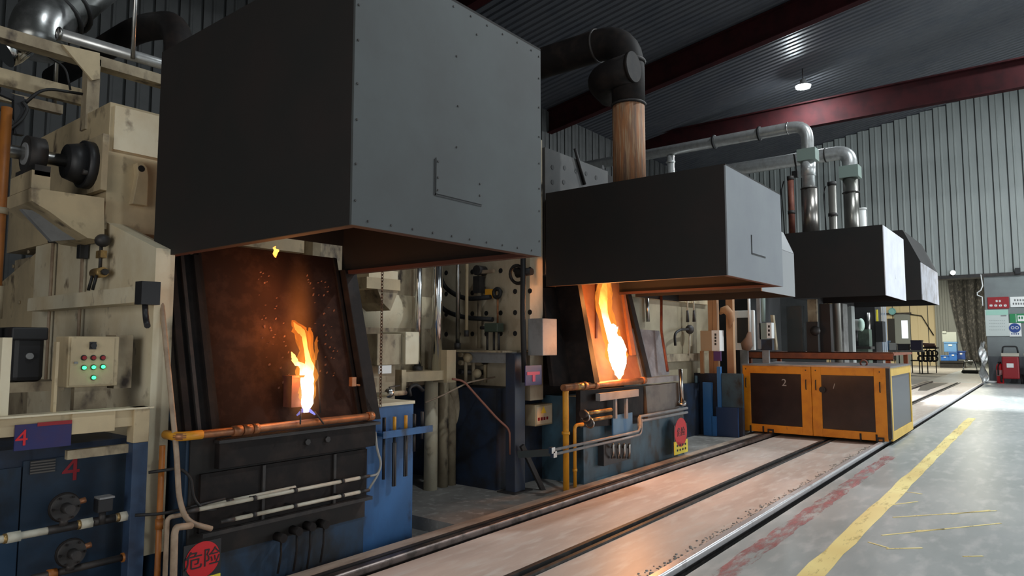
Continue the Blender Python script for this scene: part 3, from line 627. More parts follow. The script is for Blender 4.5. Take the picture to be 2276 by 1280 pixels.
hz = YY(1362, 740, 4.24); glow_volume(f2, 'flame_haze', (hz.x, 4.24, hz.z), (.33, .12, .85), 2.2, (1, .3, .05), 'flame_bloom_two')
fire_light(f2, (-.05, -.22, .4), 75, .12)
fire_light(f2, (-.25, .05, 1.0), 24, .1)

# ================================================================ nearest furnace
FZ = 1.03
def fy(z): return 4.24 + .28 * (z - FZ)       # inclined front of the furnace
F1 = thing('hardening_furnace', 'nearest blue and beige hardening furnace with a sooty inclined door', 'furnace', (2.9, 5.2, -.5))
def incl(x0, x1, z0, z1, off, d, X0=None):
    return M().prism([(x0, fy(z0) + off, z0), (x0, fy(z1) + off, z1), (x0, fy(z1) + off + d, z1), (x0, fy(z0) + off + d, z0)], (x1 - x0, 0, 0))
part(F1, 'base_casing', M().box(2.12, 3.53, 4.24, 6.6, -.5, 1.0), blue_dark, 'sooty blue lower casing with the hood shade in its colour')  # casing blue darkened by soot and by painted hood shade
part(F1, 'side_casing', M().box(3.53, 4.12, 4.32, 6.2, -.5, 1.08), blue, 'blue quench tank casing')
part(F1, 'tank_lid', M().box(3.5, 4.13, 4.31, 6.2, 1.08, 1.105), beige_light)
part(F1, 'front_frame', incl(2.09, 2.33, 1.0, 2.2, .0, .1), soot_metal)
part(F1, 'front_frame', incl(3.52, 3.64, 1.0, 2.2, -.05, .12), soot_metal, bevel=.005)
dr = part(F1, 'furnace_door', incl(2.33, 3.52, 1.02, 2.3, .03, .06), door_mat, 'soot-blackened door with peeling rust flakes')
part(F1, 'door_rim', incl(2.325, 2.345, 1.02, 2.3, .01, .03), soot_metal, sub=dr); part(F1, 'door_rim', incl(3.475, 3.5, 1.02, 2.3, .01, .03), soot_metal, sub=dr)
p = YY(786, 848, 4.26); part(F1, 'door_latch', M().box(p.x - .03, p.x + .01, p.y - .02, p.y + .02, p.z - .035, p.z + .035).cyl(p + Vector((.0, -.01, -.025)), p + Vector((.05, -.01, -.03)), .008), copper, sub=dr)
a = YY(640, 905, 4.24); b = YY(668, 838, 4.24)
part(F1, 'peephole_box', M().box(a.x, b.x, 4.2, 4.3, a.z, b.z), rust_red, sub=dr)
part(F1, 'peephole_cap', M().box(a.x - .01, b.x + .015, 4.185, 4.3, b.z, b.z + .015), rust_red, sub=dr)
part(F1, 'door_rod', M().tube([YY(705, 800, 4.22), YY(712, 918, 4.2)], .006, 6), dark_iron, sub=dr)
m = M()
random.seed(11)
for i in range(90):                                   # curled flakes of scale standing off the door
    s = random.choice((-1, 1)); zz = random.uniform(1.25, 2.12); k = (zz - 1.2)/.95
    cx = 3.06 - .03*k + s * (random.uniform(.1, .33) * (1 - .35*abs(k - .4)) ) + (.08 if s > 0 and zz > 1.75 else 0)
    y = fy(zz) + .026; w, h = random.uniform(.003, .010), random.uniform(.006, .02)
    m.prism([(cx, y, zz), (cx + w, y - .008, zz + h*.3), (cx + w*.6, y - .012, zz + h), (cx - w*.4, y - .004, zz + h*.7)], (0, .004, 0))
fk = part(F1, 'scale_flakes', m, mat('scale_flake', (.20, .085, .05), .8), 'peeling flakes of reddish scale', sub=dr); fk['kind'] = 'stuff'
for x, w in ((2.10, .04), (2.18, .022), (2.27, .03)): part(F1, 'guide_bar', incl(x, x + w, 1.0, 2.2, -.03, .03), soot_metal if w != .022 else dark_iron)
part(F1, 'sill_plate', M().box(2.3, 3.58, 4.17, 4.26, .80, .99), soot_metal, 'dark steel plate under the door', bevel=.004)
part(F1, 'sill_ledge', M().box(2.28, 3.6, 4.14, 4.2, .965, .985), dark_iron)
for x in (2.95, 3.12): part(F1, 'sill_bolt', M().cyl((x, 4.17, .9), (x, 4.155, .9), .022, None, 6), dark_iron)
part(F1, 'soot_panel', M().box(2.14, 3.53, 4.228, 4.242, .26, 1.0), soot)
part(F1, 'lower_plate', M().box(2.2, 3.52, 4.2, 4.245, .42, .78), soot_metal)
part(F1, 'lower_ledge', M().box(2.2, 3.54, 4.15, 4.24, .40, .425), dark_iron)
for x in (2.62, 3.2): part(F1, 'plate_rib', M().box(x, x + .02, 4.185, 4.2, .42, .78), dark_iron)
# upper body behind and above the hood
part(F1, 'lower_body', M().prism([(1.97, 4.42, .3), (1.97, 6.6, .3), (1.97, 6.6, 2.5), (1.97, 5.2, 2.45), (1.97, 4.42, 2.2)], (.12, 0, 0)), beige_light, 'beige inner chamber wall')  # lighter beige stands in for strong light on this wall
part(F1, 'upper_body', M().box(1.957, 3.6, 5.2, 7.3, 2.4, 3.32), beige, 'beige upper chamber')
part(F1, 'upper_panel', M().box(1.985, 2.9, 5.185, 5.2, 2.98, 3.30), beige_light, 'panel in lighter beige for the light on it')  # bright face: the light is put into a lighter beige
a = YY(285, 455, 5.2); b = YY(322, 365, 5.2)
lug = [(a.x, 0, a.z), (b.x, 0, a.z), (b.x, 0, b.z - .1), (b.x - .012, 0, b.z - .04), (b.x - .05, 0, b.z), (b.x - .085, 0, b.z - .02), (a.x + .03, 0, b.z - .1)]
lg = part(F1, 'lifting_lug', M().prism([(x, 5.13, z) for x, _, z in lug], (0, .07, 0)), beige, bevel=.004)
part(F1, 'lug_hole', M().cyl((b.x - .052, 5.128, b.z - .055), (b.x - .052, 5.14, b.z - .055), .024, None, 12), black, sub=lg)
# diagonal left side plate
p0, p1, p2, p3 = XX(0, 630, 2.0), XX(130, 520, 2.0), XX(130, 760, 2.0), XX(0, 780, 2.0)
sp = part(F1, 'side_plate', M().prism([p0, p1, p2, p3], (.05, 0, 0)), beige, 'inclined beige side plate with bolts')
fb = None
for x, y in ((66, 560), (32, 592), (5, 634), (105, 530), (45, 672)):
    p = XX(x, y, 2.0); part(F1, 'plate_bolt', M().cyl(p, p - Vector((.015, 0, 0)), .016, None, 6), beige_dirty, sub=sp)
part(F1, 'left_body', M().box(2.05, 2.2, 5.6, 7.4, .6, 2.35), beige_dirty)
# bracket, bearing and shaft
br = part(F1, 'bearing_bracket', M().prism([YY(70, 417, 5.12), YY(232, 440, 5.12), YY(232, 535, 5.12), YY(195, 529, 5.12), YY(160, 507, 5.12), YY(110, 470, 5.12), YY(70, 446, 5.12)], (0, .5, 0)), beige)
part(F1, 'bracket_gusset', M().prism([YY(48, 464, 5.3), YY(105, 472, 5.3), YY(190, 530, 5.3), YY(115, 536, 5.3)], (0, .05, 0)), grey_paint, sub=br)
part(F1, 'bracket_block', M().by(70, 380, 112, 420, 5.16, .42), beige, sub=br)
# bar along the side with conduits, right end switch
part(F1, 'side_bar', M().box(1.83, 1.97, 4.34, 6.25, 1.845, 1.945), beige_light, 'long pale steel bar')
p = XX(338, 655, 1.85); part(F1, 'limit_switch', M().box(1.82, 1.93, 4.25, 4.34, 1.83, 1.97).tube(fil([(1.86, 4.29, 1.83), (1.86, 4.27, 1.74), (1.84, 4.2, 1.70)], .05), .018, 8), black_paint)
# shaft assembly is its own moving thing
y_s = XX(75, 345, 1.7).y; z_s = 2.93
sh = thing('drive_shaft', 'bearing-mounted steel drive shaft at the upper left with a black flange', 'shaft', (1.5, y_s - .35, 2.6))
ys = 5.35; q0 = Vector((.9, ys, YY(20, 342, ys).z)); q1 = Vector((1.95, ys, YY(200, 362, ys).z)); zc = (q0.z + q1.z)/2
part(sh, 'shaft', M().cyl((.8, ys, zc), (1.96, ys, zc), .045), steel)
xb = YY(75, 345, ys).x
bb = part(sh, 'pillow_block', M().cyl((xb - .05, ys, zc), (xb + .05, ys, zc), .125, None, 20).box(xb - .045, xb + .045, ys - .19, ys + .19, zc - .17, zc - .1), dark_iron)
part(sh, 'bearing_cap', M().cyl((xb - .06, ys, zc), (xb + .06, ys, zc), .075, None, 18), grey_paint, sub=bb)
xf = YY(180, 365, ys).x
part(sh, 'flange', M().cyl((xf - .1, ys, zc), (xf, ys, zc), .12, .15, 20).cyl((xf, ys, zc), (xf + .06, ys, zc), .17, None, 24), black_paint)
part(sh, 'mounting_plate', M().box(xf + .06, xf + .1, ys - .2, ys + .2, zc - .2, zc + .2), beige)
for sgn in (-1, 1):
    part(sh, 'flange_bolt', M().cyl((xf - .03, ys + sgn*.12, zc - .08), (xf + .02, ys + sgn*.12, zc - .08), .02, None, 6), dark_iron)

# things fixed to the nearest furnace
def pipe(name, label, pts, r, mt, rad=.04, cat='pipe', fits=(), fm=None, fr=1.35, group=None, n=12):
    t = thing(name, label, cat, Vector(pts[0]), group)
    part(t, 'pipe_run' if cat == 'pipe' else 'line', M().tube(fil(pts, rad), r, n), mt)
    for a, b in fits:
        part(t, 'fitting', M().cyl(a, b, r * fr, None, n), fm or mt)
    return t
a, b = YY(392, 972, 4.13), YY(818, 925, 4.13); zb = (a.z + b.z)/2
d = Vector((1, 0, 0))
t = pipe('burner_pipe', 'rusty copper-coloured burner pipe along the foot of the nearest door', [(2.02, 4.3, zb), (2.02, 4.13, zb), (3.5, 4.13, zb)], .026, copper, .05, 'pipe', [((2.36, 4.13, zb), (2.42, 4.13, zb)), ((2.5, 4.13, zb), (2.54, 4.13, zb)), ((2.43, 4.13, zb), (2.49, 4.13, zb)), ((3.46, 4.13, zb), (3.51, 4.13, zb))], None, 1.3)
part(t, 'elbow', M().tube(fil([(2.02, 4.3, zb), (2.02, 4.13, zb), (2.16, 4.13, zb)], .06), .028, 14), yellow_pipe)
for xa in (660, 712):
    p = YY(xa, 932, 4.12); part(t, 'pilot_rod', M().tube([p + Vector((0, -.04, -.03)), p + Vector((.03 if xa < 700 else -.05, 0, .06))], .006, 6), dark_iron)
# white conduit runs
for lab, pa, pb, cl in (('upper white conduit with black clamps on the nearest furnace front', (440, 1132), (800, 1062), (565, 655, 760)), ('lower white conduit with black clamps on the nearest furnace front', (520, 1155), (800, 1092), (565, 655, 760))):
    a, b = YY(*pa, 4.1), YY(*pb, 4.1); z = (a.z + b.z)/2
    t = pipe('conduit', lab, [(a.x, 4.1, z), (b.x, 4.1, z)], .013, white_pipe, n=10)
    for c in cl:
        x = YY(c, 1110, 4.1).x; part(t, 'clamp', M().cyl((x - .012, 4.1, z), (x + .012, 4.1, z), .019, None, 10).box(x - .008, x + .008, 4.1, 4.2, z - .008, z + .008), black)
    part(t, 'end_fitting', M().cyl((b.x, 4.1, z), (b.x + .09, 4.1, z), .016, .012, 10), dark_iron); part(t, 'end_fitting', M().cyl((a.x - .09, 4.1, z), (a.x, 4.1, z), .013, .016, 10), dark_iron)
    hose = [(b.x + .08, 4.1, z), YY(840, 1055 if z > .4 else 1085, 4.1), YY(848 if z > .4 else 858, 1030, 4.12), YY(838, 1000, 4.15), YY(834, 960, 4.2)]
    part(t, 'hose', M().tube(fil(hose, .06), .009, 8), mat('grey_hose', (.3, .3, .28), .5))
a, b = YY(450, 1128, 4.14), YY(660, 1082, 4.14)
pipe('conduit', 'short white conduit just behind the upper clamped conduit', [(a.x, 4.16, a.z), (b.x, 4.16, a.z + .01)], .013, white_pipe, fits=[((a.x + .16, 4.16, a.z), (a.x + .21, 4.16, a.z))], fm=dark_iron)
# vertical pipes at the left of the furnace front
pipe('gas_pipe', 'slim tan riser pipe leaning beside the nearest door frame', [YY(352, 600, 4.5), YY(372, 800, 4.33), YY(392, 1000, 4.15), YY(398, 1110, 4.1), YY(415, 1160, 4.08), YY(470, 1175, 4.08)], .016, tan_pipe, .08)
pipe('gas_pipe', 'tan pipe with an elbow standing beside the red danger sign', [(YY(388, 1280, 4.02).x, 4.02, -.3), YY(388, 1185, 4.02), YY(392, 1172, 4.02), YY(425, 1168, 4.06)], .02, tan_pipe, .04)
a = YY(361, 990, 4.2); pipe('gas_pipe', 'orange gas riser behind the blue post', [(a.x, 4.2, -.4), (a.x, 4.2, a.z)], .017, orange_pipe, .04, fits=[((a.x, 4.2, .5), (a.x, 4.2, .56))])
a = YY(372, 1150, 4.15); pipe('gas_pipe', 'thin dark tan pipe just right of the orange gas riser', [(a.x, 4.15, -.4), (a.x, 4.15, a.z), (a.x + .12, 4.15, a.z)], .014, tan_pipe, .03)
pipe('black_hose', 'sagging black hose from the blue post to the furnace foot', [YY(300, 1145, 4.2), YY(360, 1142, 4.15), YY(420, 1128, 4.15), YY(500, 1108, 4.16)], .009, black, .05, 'hose')
pipe('black_hose', 'thin black cable looping across the sooty plate of the nearest furnace', [YY(330, 1050, 4.2), YY(400, 1040, 4.14), YY(425, 1060, 4.12), YY(430, 1110, 4.12), YY(455, 1135, 4.12), YY(480, 1132, 4.12)], .009, black, .05, 'hose')
# dangling sooty tools at the furnace foot
for i, (x, y0, y1) in enumerate(((625, 1195, 1275), (660, 1180, 1270), (690, 1170, 1265), (720, 1165, 1250))):
    a, b = YY(x, y0, 4.17), YY(x - 8, y1, 4.15)
    t = thing('drain_valve', ['leftmost', 'second', 'third', 'rightmost'][i] + ' sooty drain valve with a hanging lever low on the nearest furnace', 'valve', b, 'drain valves on the nearest furnace')
    part(t, 'valve_body', M().cyl(a + Vector((0, .06, 0)), a + Vector((0, -.03, 0)), .03, None, 10), soot_metal); part(t, 'lever', M().tube([a, (a + b)/2 + Vector((.012, 0, 0)), b], .008, 6), soot_metal)
# danger sign plate
def danger(x0, y0, x1, y1, Y, ysplit, label, size):
    a, b = YY(x0, y1, Y), YY(x1, y0, Y); w = b.x - a.x
    t = thing('danger_sign', label, 'sign', (a.x, Y, min(a.z, b.z)))
    zt = b.z; zs = YY((x0+x1)/2, ysplit, Y).z; zb_ = a.z
    part(t, 'backing_plate', M().box(a.x, b.x, Y, Y + .008, zs, zt), black_paint)
    c = Vector(((a.x + b.x)/2, Y, (zt + zs)/2)); r = w * .46
    d = part(t, 'red_disc', M().tube([c, c - Vector((0, .004, 0))], r, 32), red_paint, 'round red danger disc')
    letters('lettering', '危险', size, black_paint, c - Vector((0, .005, 0)), (1, 0, 0), (0, 0, 1), d, t.location)
    y = part(t, 'yellow_plate', M().box(a.x, b.x, Y - .004, Y + .006, zb_, zs - .005), yellow_sign, 'yellow notice plate')
    h = (zs - zb_); n = 4
    for r_ in range(2):
        for k in range(n):
            x = a.x + w*(.16 + .2*k); z = zs - h*(.36 + .34*r_)
            part(t, 'print_mark', M().box(x, x + w*.11, Y - .005, Y - .004, z - h*.07, z + h*.07).box(x + w*.045, x + w*.065, Y - .005, Y - .004, z - h*.1, z + h*.1), black_paint, sub=y)
    return t
danger(402, 1195, 492, 1400, 4.1, 1283, 'red round danger sign at the foot of the nearest furnace', .115)

# blue service side at the left edge
sv = thing('service_cabinet', 'dark blue service cabinet at the left edge marked with a red 4', 'cabinet', (1.4, 4.8, -.5))
part(sv, 'body', M().box(.6, 2.0, 4.62, 5.4, -.5, 1.0), blue_deep)
part(sv, 'door', M().box(YY(48, 1100, 4.6).x, 1.94, 4.6, 4.62, -.45, .93), mat('cab_door', (.014, .036, .07), .5, 0, (.011, .02, .036), 2.5))
part(sv, 'door', M().box(.7, YY(44, 1100, 4.6).x, 4.6, 4.62, -.45, .9), blue_dark)
p = YY(158, 1045, 4.6); letters('painted_number', '4', .2, mat('dark_red_paint', (.3, .01, .02), .5), (p.x, 4.598, p.z), (1, 0, 0), (0, 0, 1), sv, sv.location, .001)
a, b = YY(65, 1055, 4.6), YY(122, 1018, 4.6)
v = part(sv, 'vent_grille', M().box(a.x, b.x, 4.592, 4.6, a.z, b.z), black_paint)
sl = None
for k in range(5):
    z = a.z + (b.z - a.z)*(k + .5)/5
    o = part(sv, 'vent_slat', M().box(a.x, b.x, 4.586, 4.593, z - .004, z + .004), mat('slat_grey', (.12, .11, .1), .5), sub=v)
t = thing('number_plate', 'blue-purple plate with a red 4 hung below the beige beam', 'sign', (1.4, 4.28, .95))
a, b = YY(30, 1016, 4.3), YY(160, 935, 4.3)
part(t, 'plate', M().box(a.x, b.x, 4.3, 4.31, a.z + .03, b.z), purple_sign); part(t, 'stripe', M().box(a.x + .1, b.x, 4.297, 4.3, a.z + .15, a.z + .17), red_dark)
letters('number', '4', .12, red_paint, (YY(48, 975, 4.3).x, 4.298, YY(48, 975, 4.3).z), (1, 0, 0), (0, 0, 1), t, t.location, .001)
# post and beige frame
fr = thing('post_stand', 'beige and blue steel post stand at the lower left', 'stand', (1.88, 4.3, -.5))
a, b = YY(296, 985, 4.3), YY(330, 985, 4.3); x0, x1 = a.x, b.x; zt = YY(310, 905, 4.3).z
part(fr, 'post', M().box(x0, x1, 4.3, 4.39, -.5, a.z), mat('post_blue', (.03, .06, .12), .5, 0, (.02, .035, .07), 4.), 'blue lower post', bevel=.004)
part(fr, 'post_head', M().box(x0 - .001, x1 + .001, 4.299, 4.391, a.z, zt), beige, bevel=.004)
part(fr, 'cross_beam', M().box(.9, x0, 4.32, 4.38, zt - .11, zt - .01), beige, bevel=.003)
part(fr, 'beam_cap', M().box(.9, x1 + .02, 4.29, 4.4, zt - .01, zt), beige_light)
part(fr, 'splice_plate', M().box(YY(160, 930, 4.31).x, YY(255, 930, 4.31).x, 4.305, 4.32, zt - .125, zt + .0), beige)
part(fr, 'cross_beam', M().box(YY(155, 975, 4.34).x, x0, 4.36, 4.4, zt - .27, zt - .22), beige_dirty)
part(fr, 'mast', M().box(YY(0, 850, 4.36).x, YY(22, 850, 4.36).x, 4.36, 4.42, zt - .1, YY(10, 750, 4.36).z), beige_light)
part(fr, 'mast', M().box(YY(121, 850, 4.36).x, YY(128, 850, 4.36).x, 4.36, 4.4, zt - .1, YY(125, 760, 4.36).z), beige)
# control box with lamps
cb = thing('control_box', 'beige push-button box with four glowing green lamps', 'control box', (1.65, 4.5, 1.3))
a, b = YY(147, 862, 4.45), YY(266, 748, 4.45)
part(cb, 'case', M().box(a.x, b.x, 4.45, 4.65, a.z, b.z), beige, bevel=.006)
part(cb, 'cover', M().box(a.x + .012, b.x - .03, 4.444, 4.45, a.z + .012, b.z - .012), beige)
part(cb, 'side_box', M().box(b.x, b.x + .1, 4.5, 4.65, a.z - .02, b.z + .01), beige_dirty)
part(cb, 'mounting_foot', M().box(a.x + .05, b.x - .05, 4.47, 4.52, zt - .01, a.z), beige_dirty)
def button(x, y, mt, r, nm, lab=None):
    p = YY(x, y, 4.444); o = part(cb, nm, M().cyl(p, p - Vector((0, .015, 0)), r, None, 16), mt, lab)
    part(cb, 'bezel', M().ring(p - Vector((0, .003, 0)), (0, 1, 0), r*1.18, .004, 16), dark_iron, sub=o)
for x, y in ((186, 817), (207, 816), (228, 815), (207, 839)): button(x, y, green_led, .0105, 'indicator_lamp', 'glowing green lamp')
for x in (186, 207, 228): button(x, 795, red_dark, .011, 'push_button', 'dark red push button')
p = YY(206, 768, 4.444); part(cb, 'key_switch', M().cyl(p, p - Vector((0, .02, 0)), .016, None, 16).box(p.x - .018, p.x + .018, 4.438, 4.446, p.z - .022, p.z + .022), black_paint)
p = YY(169, 806, 4.444); part(cb, 'cover_lock', M().box(p.x - .012, p.x + .008, 4.436, 4.446, p.z - .006, p.z + .006), steel)
# gas train: pipe with regulators
def regulator(x, y, Y, r, label):
    p = YY(x, y, Y); t = thing('gas_regulator', label, 'regulator', p - Vector((0, 0, r)))
    part(t, 'diaphragm_case', M().cyl(p - Vector((0, .025, 0)), p + Vector((0, .025, 0)), r, None, 24), dark_iron)
    part(t, 'case_rim', M().ring(p, (0, 1, 0), r, .009, 24), soot_metal)
    part(t, 'spring_housing', M().cyl(p - Vector((0, .025, 0)), p - Vector((0, .09, 0)), r*.4, r*.35, 16), dark_iron)
    part(t, 'outlet', M().cyl(p + Vector((r*.7, 0, r*.2)), p + Vector((r*1.45, 0, r*.3)), .016, None, 10), copper)
    part(t, 'neck', M().cyl(p - Vector((0, 0, r*.8)), p - Vector((0, 0, r*1.35)), .022, None, 10), dark_iron)
    for k in range(6):
        q = p + Vector((math.cos(k*1.047)*r*.88, -.03, math.sin(k*1.047)*r*.88)); part(t, 'rim_bolt', M().cyl(q, q - Vector((0, .008, 0)), .007, None, 6), soot_metal)
a, b = YY(0, 1203, 4.35), YY(296, 1140, 4.35); z = (a.z + b.z)/2
t = pipe('gas_train_pipe', 'cream gas supply pipe crossing the blue cabinet at the lower left', [(.7, 4.35, z), (b.x + .05, 4.35, z)], .02, white_pipe)
for k, xp in enumerate((30, 190, 275)):
    x = YY(xp, 1180, 4.35).x; part(t, 'union', M().cyl((x - .03, 4.35, z), (x + .03, 4.35, z), .031, None, 6), white_pipe); part(t, 'union_nut', M().cyl((x - .045, 4.35, z), (x - .03, 4.35, z), .026, None, 8), brass)
part(t, 'dark_section', M().cyl((YY(105, 1180, 4.35).x, 4.35, z), (YY(170, 1170, 4.35).x, 4.35, z), .024, None, 10), dark_iron)
part(t, 'dark_section', M().cyl((YY(205, 1160, 4.35).x, 4.35, z), (YY(255, 1150, 4.35).x, 4.35, z), .024, None, 10), dark_iron)
regulator(143, 1127, 4.33, .072, 'round grey gas regulator above the cream pipe'); regulator(157, 1228, 4.33, .07, 'round dark gas regulator below the cream pipe')
p = YY(228, 1125, 4.33); t = thing('solenoid_valve', 'black solenoid valve on the cream gas pipe', 'valve', p - Vector((0, 0, .1)))
part(t, 'coil', M().box(p.x - .035, p.x + .045, 4.3, 4.37, p.z - .03, p.z + .045), black_paint, bevel=.005); part(t, 'coil_cap', M().box(p.x - .03, p.x + .05, 4.295, 4.375, p.z + .045, p.z + .055), grey_paint); part(t, 'stem', M().cyl(p - Vector((0, 0, .03)), p - Vector((0, 0, .1)), .018), dark_iron)
a, b = YY(70, 1290, 4.36), YY(300, 1230, 4.36); z = a.z + .01
t = pipe('gas_train_pipe', 'dark lower gas pipe with orange unions at the bottom left', [(a.x, 4.36, z), (b.x, 4.36, z)], .02, dark_iron, fits=[((YY(105, 1280, 4.36).x, 4.36, z), (YY(125, 1280, 4.36).x, 4.36, z)), ((YY(270, 1240, 4.36).x, 4.36, z), (YY(290, 1240, 4.36).x, 4.36, z))], fm=orange_pipe)
# dark motor behind
mo = thing('blower_motor', 'black boxy blower motor behind the beige frame', 'motor', (1.5, 5.2, 1.3))
a, b = YY(25, 850, 5.0), YY(103, 735, 5.0)
part(mo, 'housing', M().box(a.x, b.x, 5.0, 5.45, a.z, b.z), black_paint, bevel=.03); part(mo, 'cowl', M().box(a.x - .02, b.x + .005, 4.97, 5.4, b.z - .06, b.z + .02), black_paint, bevel=.01)
part(mo, 'hub', M().cyl(((a.x+b.x)/2, 5.0, (a.z+b.z)/2), ((a.x+b.x)/2, 4.98, (a.z+b.z)/2), .02, None, 12), grey_paint)
part(mo, 'base', M().box(a.x - .1, b.x + .1, 4.95, 5.5, a.z - .06, a.z), beige_dirty)
# flow valves on the side wall
for lab, x, yt, yb in (('slim black-topped conduit on the beige side wall, left of the two', 118, 540, 660), ('slim black-topped conduit on the beige side wall, right of the two', 183, 575, 660)):
    a, b = XX(x, yt, 1.93), XX(x, yb, 1.93); t = thing('sensor_conduit', lab, 'conduit', (1.93, b.y, 1.2))
    part(t, 'conduit', M().cyl((1.93, a.y, 1.25), a, .012, None, 8), tan_pipe); part(t, 'head', M().box(1.9, 1.96, a.y - .03, a.y + .03, a.z, a.z + .1), black_paint, bevel=.004)
p = XX(222, 606, 1.9); t = thing('valve_cluster', 'brass valve cluster with levers on the bright beige wall', 'valve', p - Vector((0, 0, .1)))
part(t, 'valve_body', M().cyl(p + Vector((0, .09, 0)), p - Vector((0, .06, 0)), .035, None, 14), brass); part(t, 'union', M().cyl(p - Vector((0, .06, 0)), p - Vector((0, .1, 0)), .022, None, 6), dark_iron)
part(t, 'upper_fitting', M().box(p.x - .02, p.x + .02, p.y - .05, p.y + .03, p.z + .1, p.z + .15), brass); part(t, 'riser', M().cyl(p, p + Vector((0, 0, .24)), .012, None, 8), dark_iron)
part(t, 'top_valve', M().ball(p + Vector((0, -.02, .22)), .05, (1, 1, .9)), dark_iron)
for s in (-.03, .04): part(t, 'lever', M().tube([p + Vector((-.03, s, -.02)), p + Vector((-.04, s + .03, -.12))], .01, 6), black)
# ================================================================ upper left: ducts and gantry
yd = 5.8
a, b = YY(130, 75, yd), YY(350, 130, yd)
t = thing('overhead_pipe', 'bright galvanised pipe running along the gantry at the upper left', 'pipe', (a.x, yd, a.z))
part(t, 'pipe_run', M().cyl((a.x, yd, a.z), (4.2, yd, a.z + .05), .045), galv); part(t, 'end_cap', M().ring((a.x, yd, a.z), (1, 0, 0), .045, .01), steel)
t = thing('exhaust_duct', 'fat silver duct with black bands at the top left corner', 'duct', YY(70, 60, 6.2))
p, q = YY(85, 70, 6.2), YY(215, -40, 6.6)
d = (q - p).normalized(); pts = fil([p - Vector((0, 0, .18)), p + Vector((0, 0, .05)), q, q + d * 1.5], .2)
part(t, 'duct_run', M().tube(pts, .2, 24), mat('duct_dull', (.3, .31, .3), .3, .9, (.5, .5, .5), 5.))
for k in (.25, .42): part(t, 'band', M().ring(p.lerp(q, k), d, .205, .02, 24), black)
gz = YY(200, 140, 5.6).z
g = thing('gantry_frame', 'beige steel gantry with a triangular gusset over the nearest furnace', 'frame', (1.9, 5.6, 3.1))
a, b = YY(0, 85, 5.6), YY(345, 150, 5.6); z = YY(140, 108, 5.6).z
part(g, 'top_beam', M().box(a.x - .4, 4.0, 5.6, 5.72, z - .05, z + .03), beige_dirty)
part(g, 'gusset', M().prism([YY(138, 98, 5.58), YY(222, 118, 5.58), YY(222, 175, 5.58), YY(205, 178, 5.58)], (0, .02, 0)), beige)
a, b = YY(193, 200, 5.6), YY(220, 232, 5.6); part(g, 'column', M().box(a.x, b.x, 5.6, 5.7, 3.2, z), beige_dirty)
a, b = YY(-20, 178, 6.2), YY(195, 222, 6.2); part(g, 'rear_beam', M().box(a.x, b.x, 6.2, 6.26, b.z - .05, b.z + .08), beige)
a, b = YY(0, 205, 6.1), YY(140, 245, 6.1); part(g, 'rear_beam', M().box(a.x, b.x, 6.1, 6.16, b.z - .03, b.z + .04), beige_dirty)
for x, y0, y1, Y in ((295, -20, 130, 5.75), (120, 100, 240, 6.3)):
    a, b = YY(x, y0, Y), YY(x, y1, Y); one('hanger_rod', 'thin steel hanger rod dropping to the gantry, ' + ('near the huge hood' if x > 200 else 'behind the beige gusset'), 'rod', M().cyl((b.x, Y, b.z), (b.x, Y, b.z + 1.6), .018, None, 8), steel)
t = thing('dome_lamp', 'shiny dome work lamp hanging at the upper left', 'lamp', YY(45, 120, 5.9))
p = YY(45, 112, 5.9); part(t, 'reflector', M().tube([p + Vector((-.1, 0, -.05)), p + Vector((-.03, 0, .0)), p + Vector((.05, 0, .04)), p + Vector((.1, 0, .05))], [.11, .1, .07, .02], 20), chrome)
part(t, 'cable', M().tube(fil([p + Vector((.1, 0, .05)), p + Vector((.16, 0, .02)), p + Vector((.3, 0, -.03)), p + Vector((.34, 0, -.2))], .06), .008, 6), black)
t = thing('exhaust_duct', 'dark round elbow duct above the corner of the huge hood', 'duct', (2.6, 4.0, HZ1 + .02))
c = XX(400, 90, 2.7); part(t, 'elbow', M().tube(fil([(c.x, c.y, HZ1), (c.x, c.y, c.z + .15), (c.x, c.y + .8, c.z + .35), (c.x, c.y + 3., c.z + .4)], .3), .12, 20), soot_metal); part(t, 'elbow_band', M().ring((c.x, c.y, HZ1 + .12), (0, 0, 1), .122, .01, 20), steel)
# black actuator arm and cables
t = thing('actuator_arm', 'black linkage arm with cables above the drive shaft', 'linkage', YY(40, 300, 5.7))
part(t, 'arm', M().bar(YY(40, 300, 5.7), YY(40, 215, 5.7), .06, .06), black_paint); part(t, 'linkage', M().bar(YY(0, 205, 5.7), YY(60, 230, 5.7), .04, .04), black_paint)
part(t, 'cable', M().tube(fil([YY(55, 230, 5.68), YY(95, 195, 5.68), YY(190, 210, 5.68)], .1), .012, 6), black)
part(t, 'cable', M().tube(fil([YY(0, 240, 5.68), YY(30, 270, 5.68), YY(35, 300, 5.68)], .1), .012, 6), black)
part(t, 'cable', M().tube(fil([YY(50, 225, 5.66), YY(62, 240, 5.66), YY(50, 265, 5.66), YY(20, 290, 5.66)], .1), .012, 6), black)
a = YY(8, 360, 5.1); pipe('rusty_riser', 'rusty orange riser pipe with threads at the left edge', [(a.x, 5.1, 1.6), (a.x, 5.1, a.z + .35)], .03, orange_pipe, fits=[((a.x, 5.1, 1.75), (a.x, 5.1, 1.95)), ((a.x, 5.1, 2.4), (a.x, 5.1, 2.44))], fm=beige_dirty)
p = YY(70, 480, 5.25)

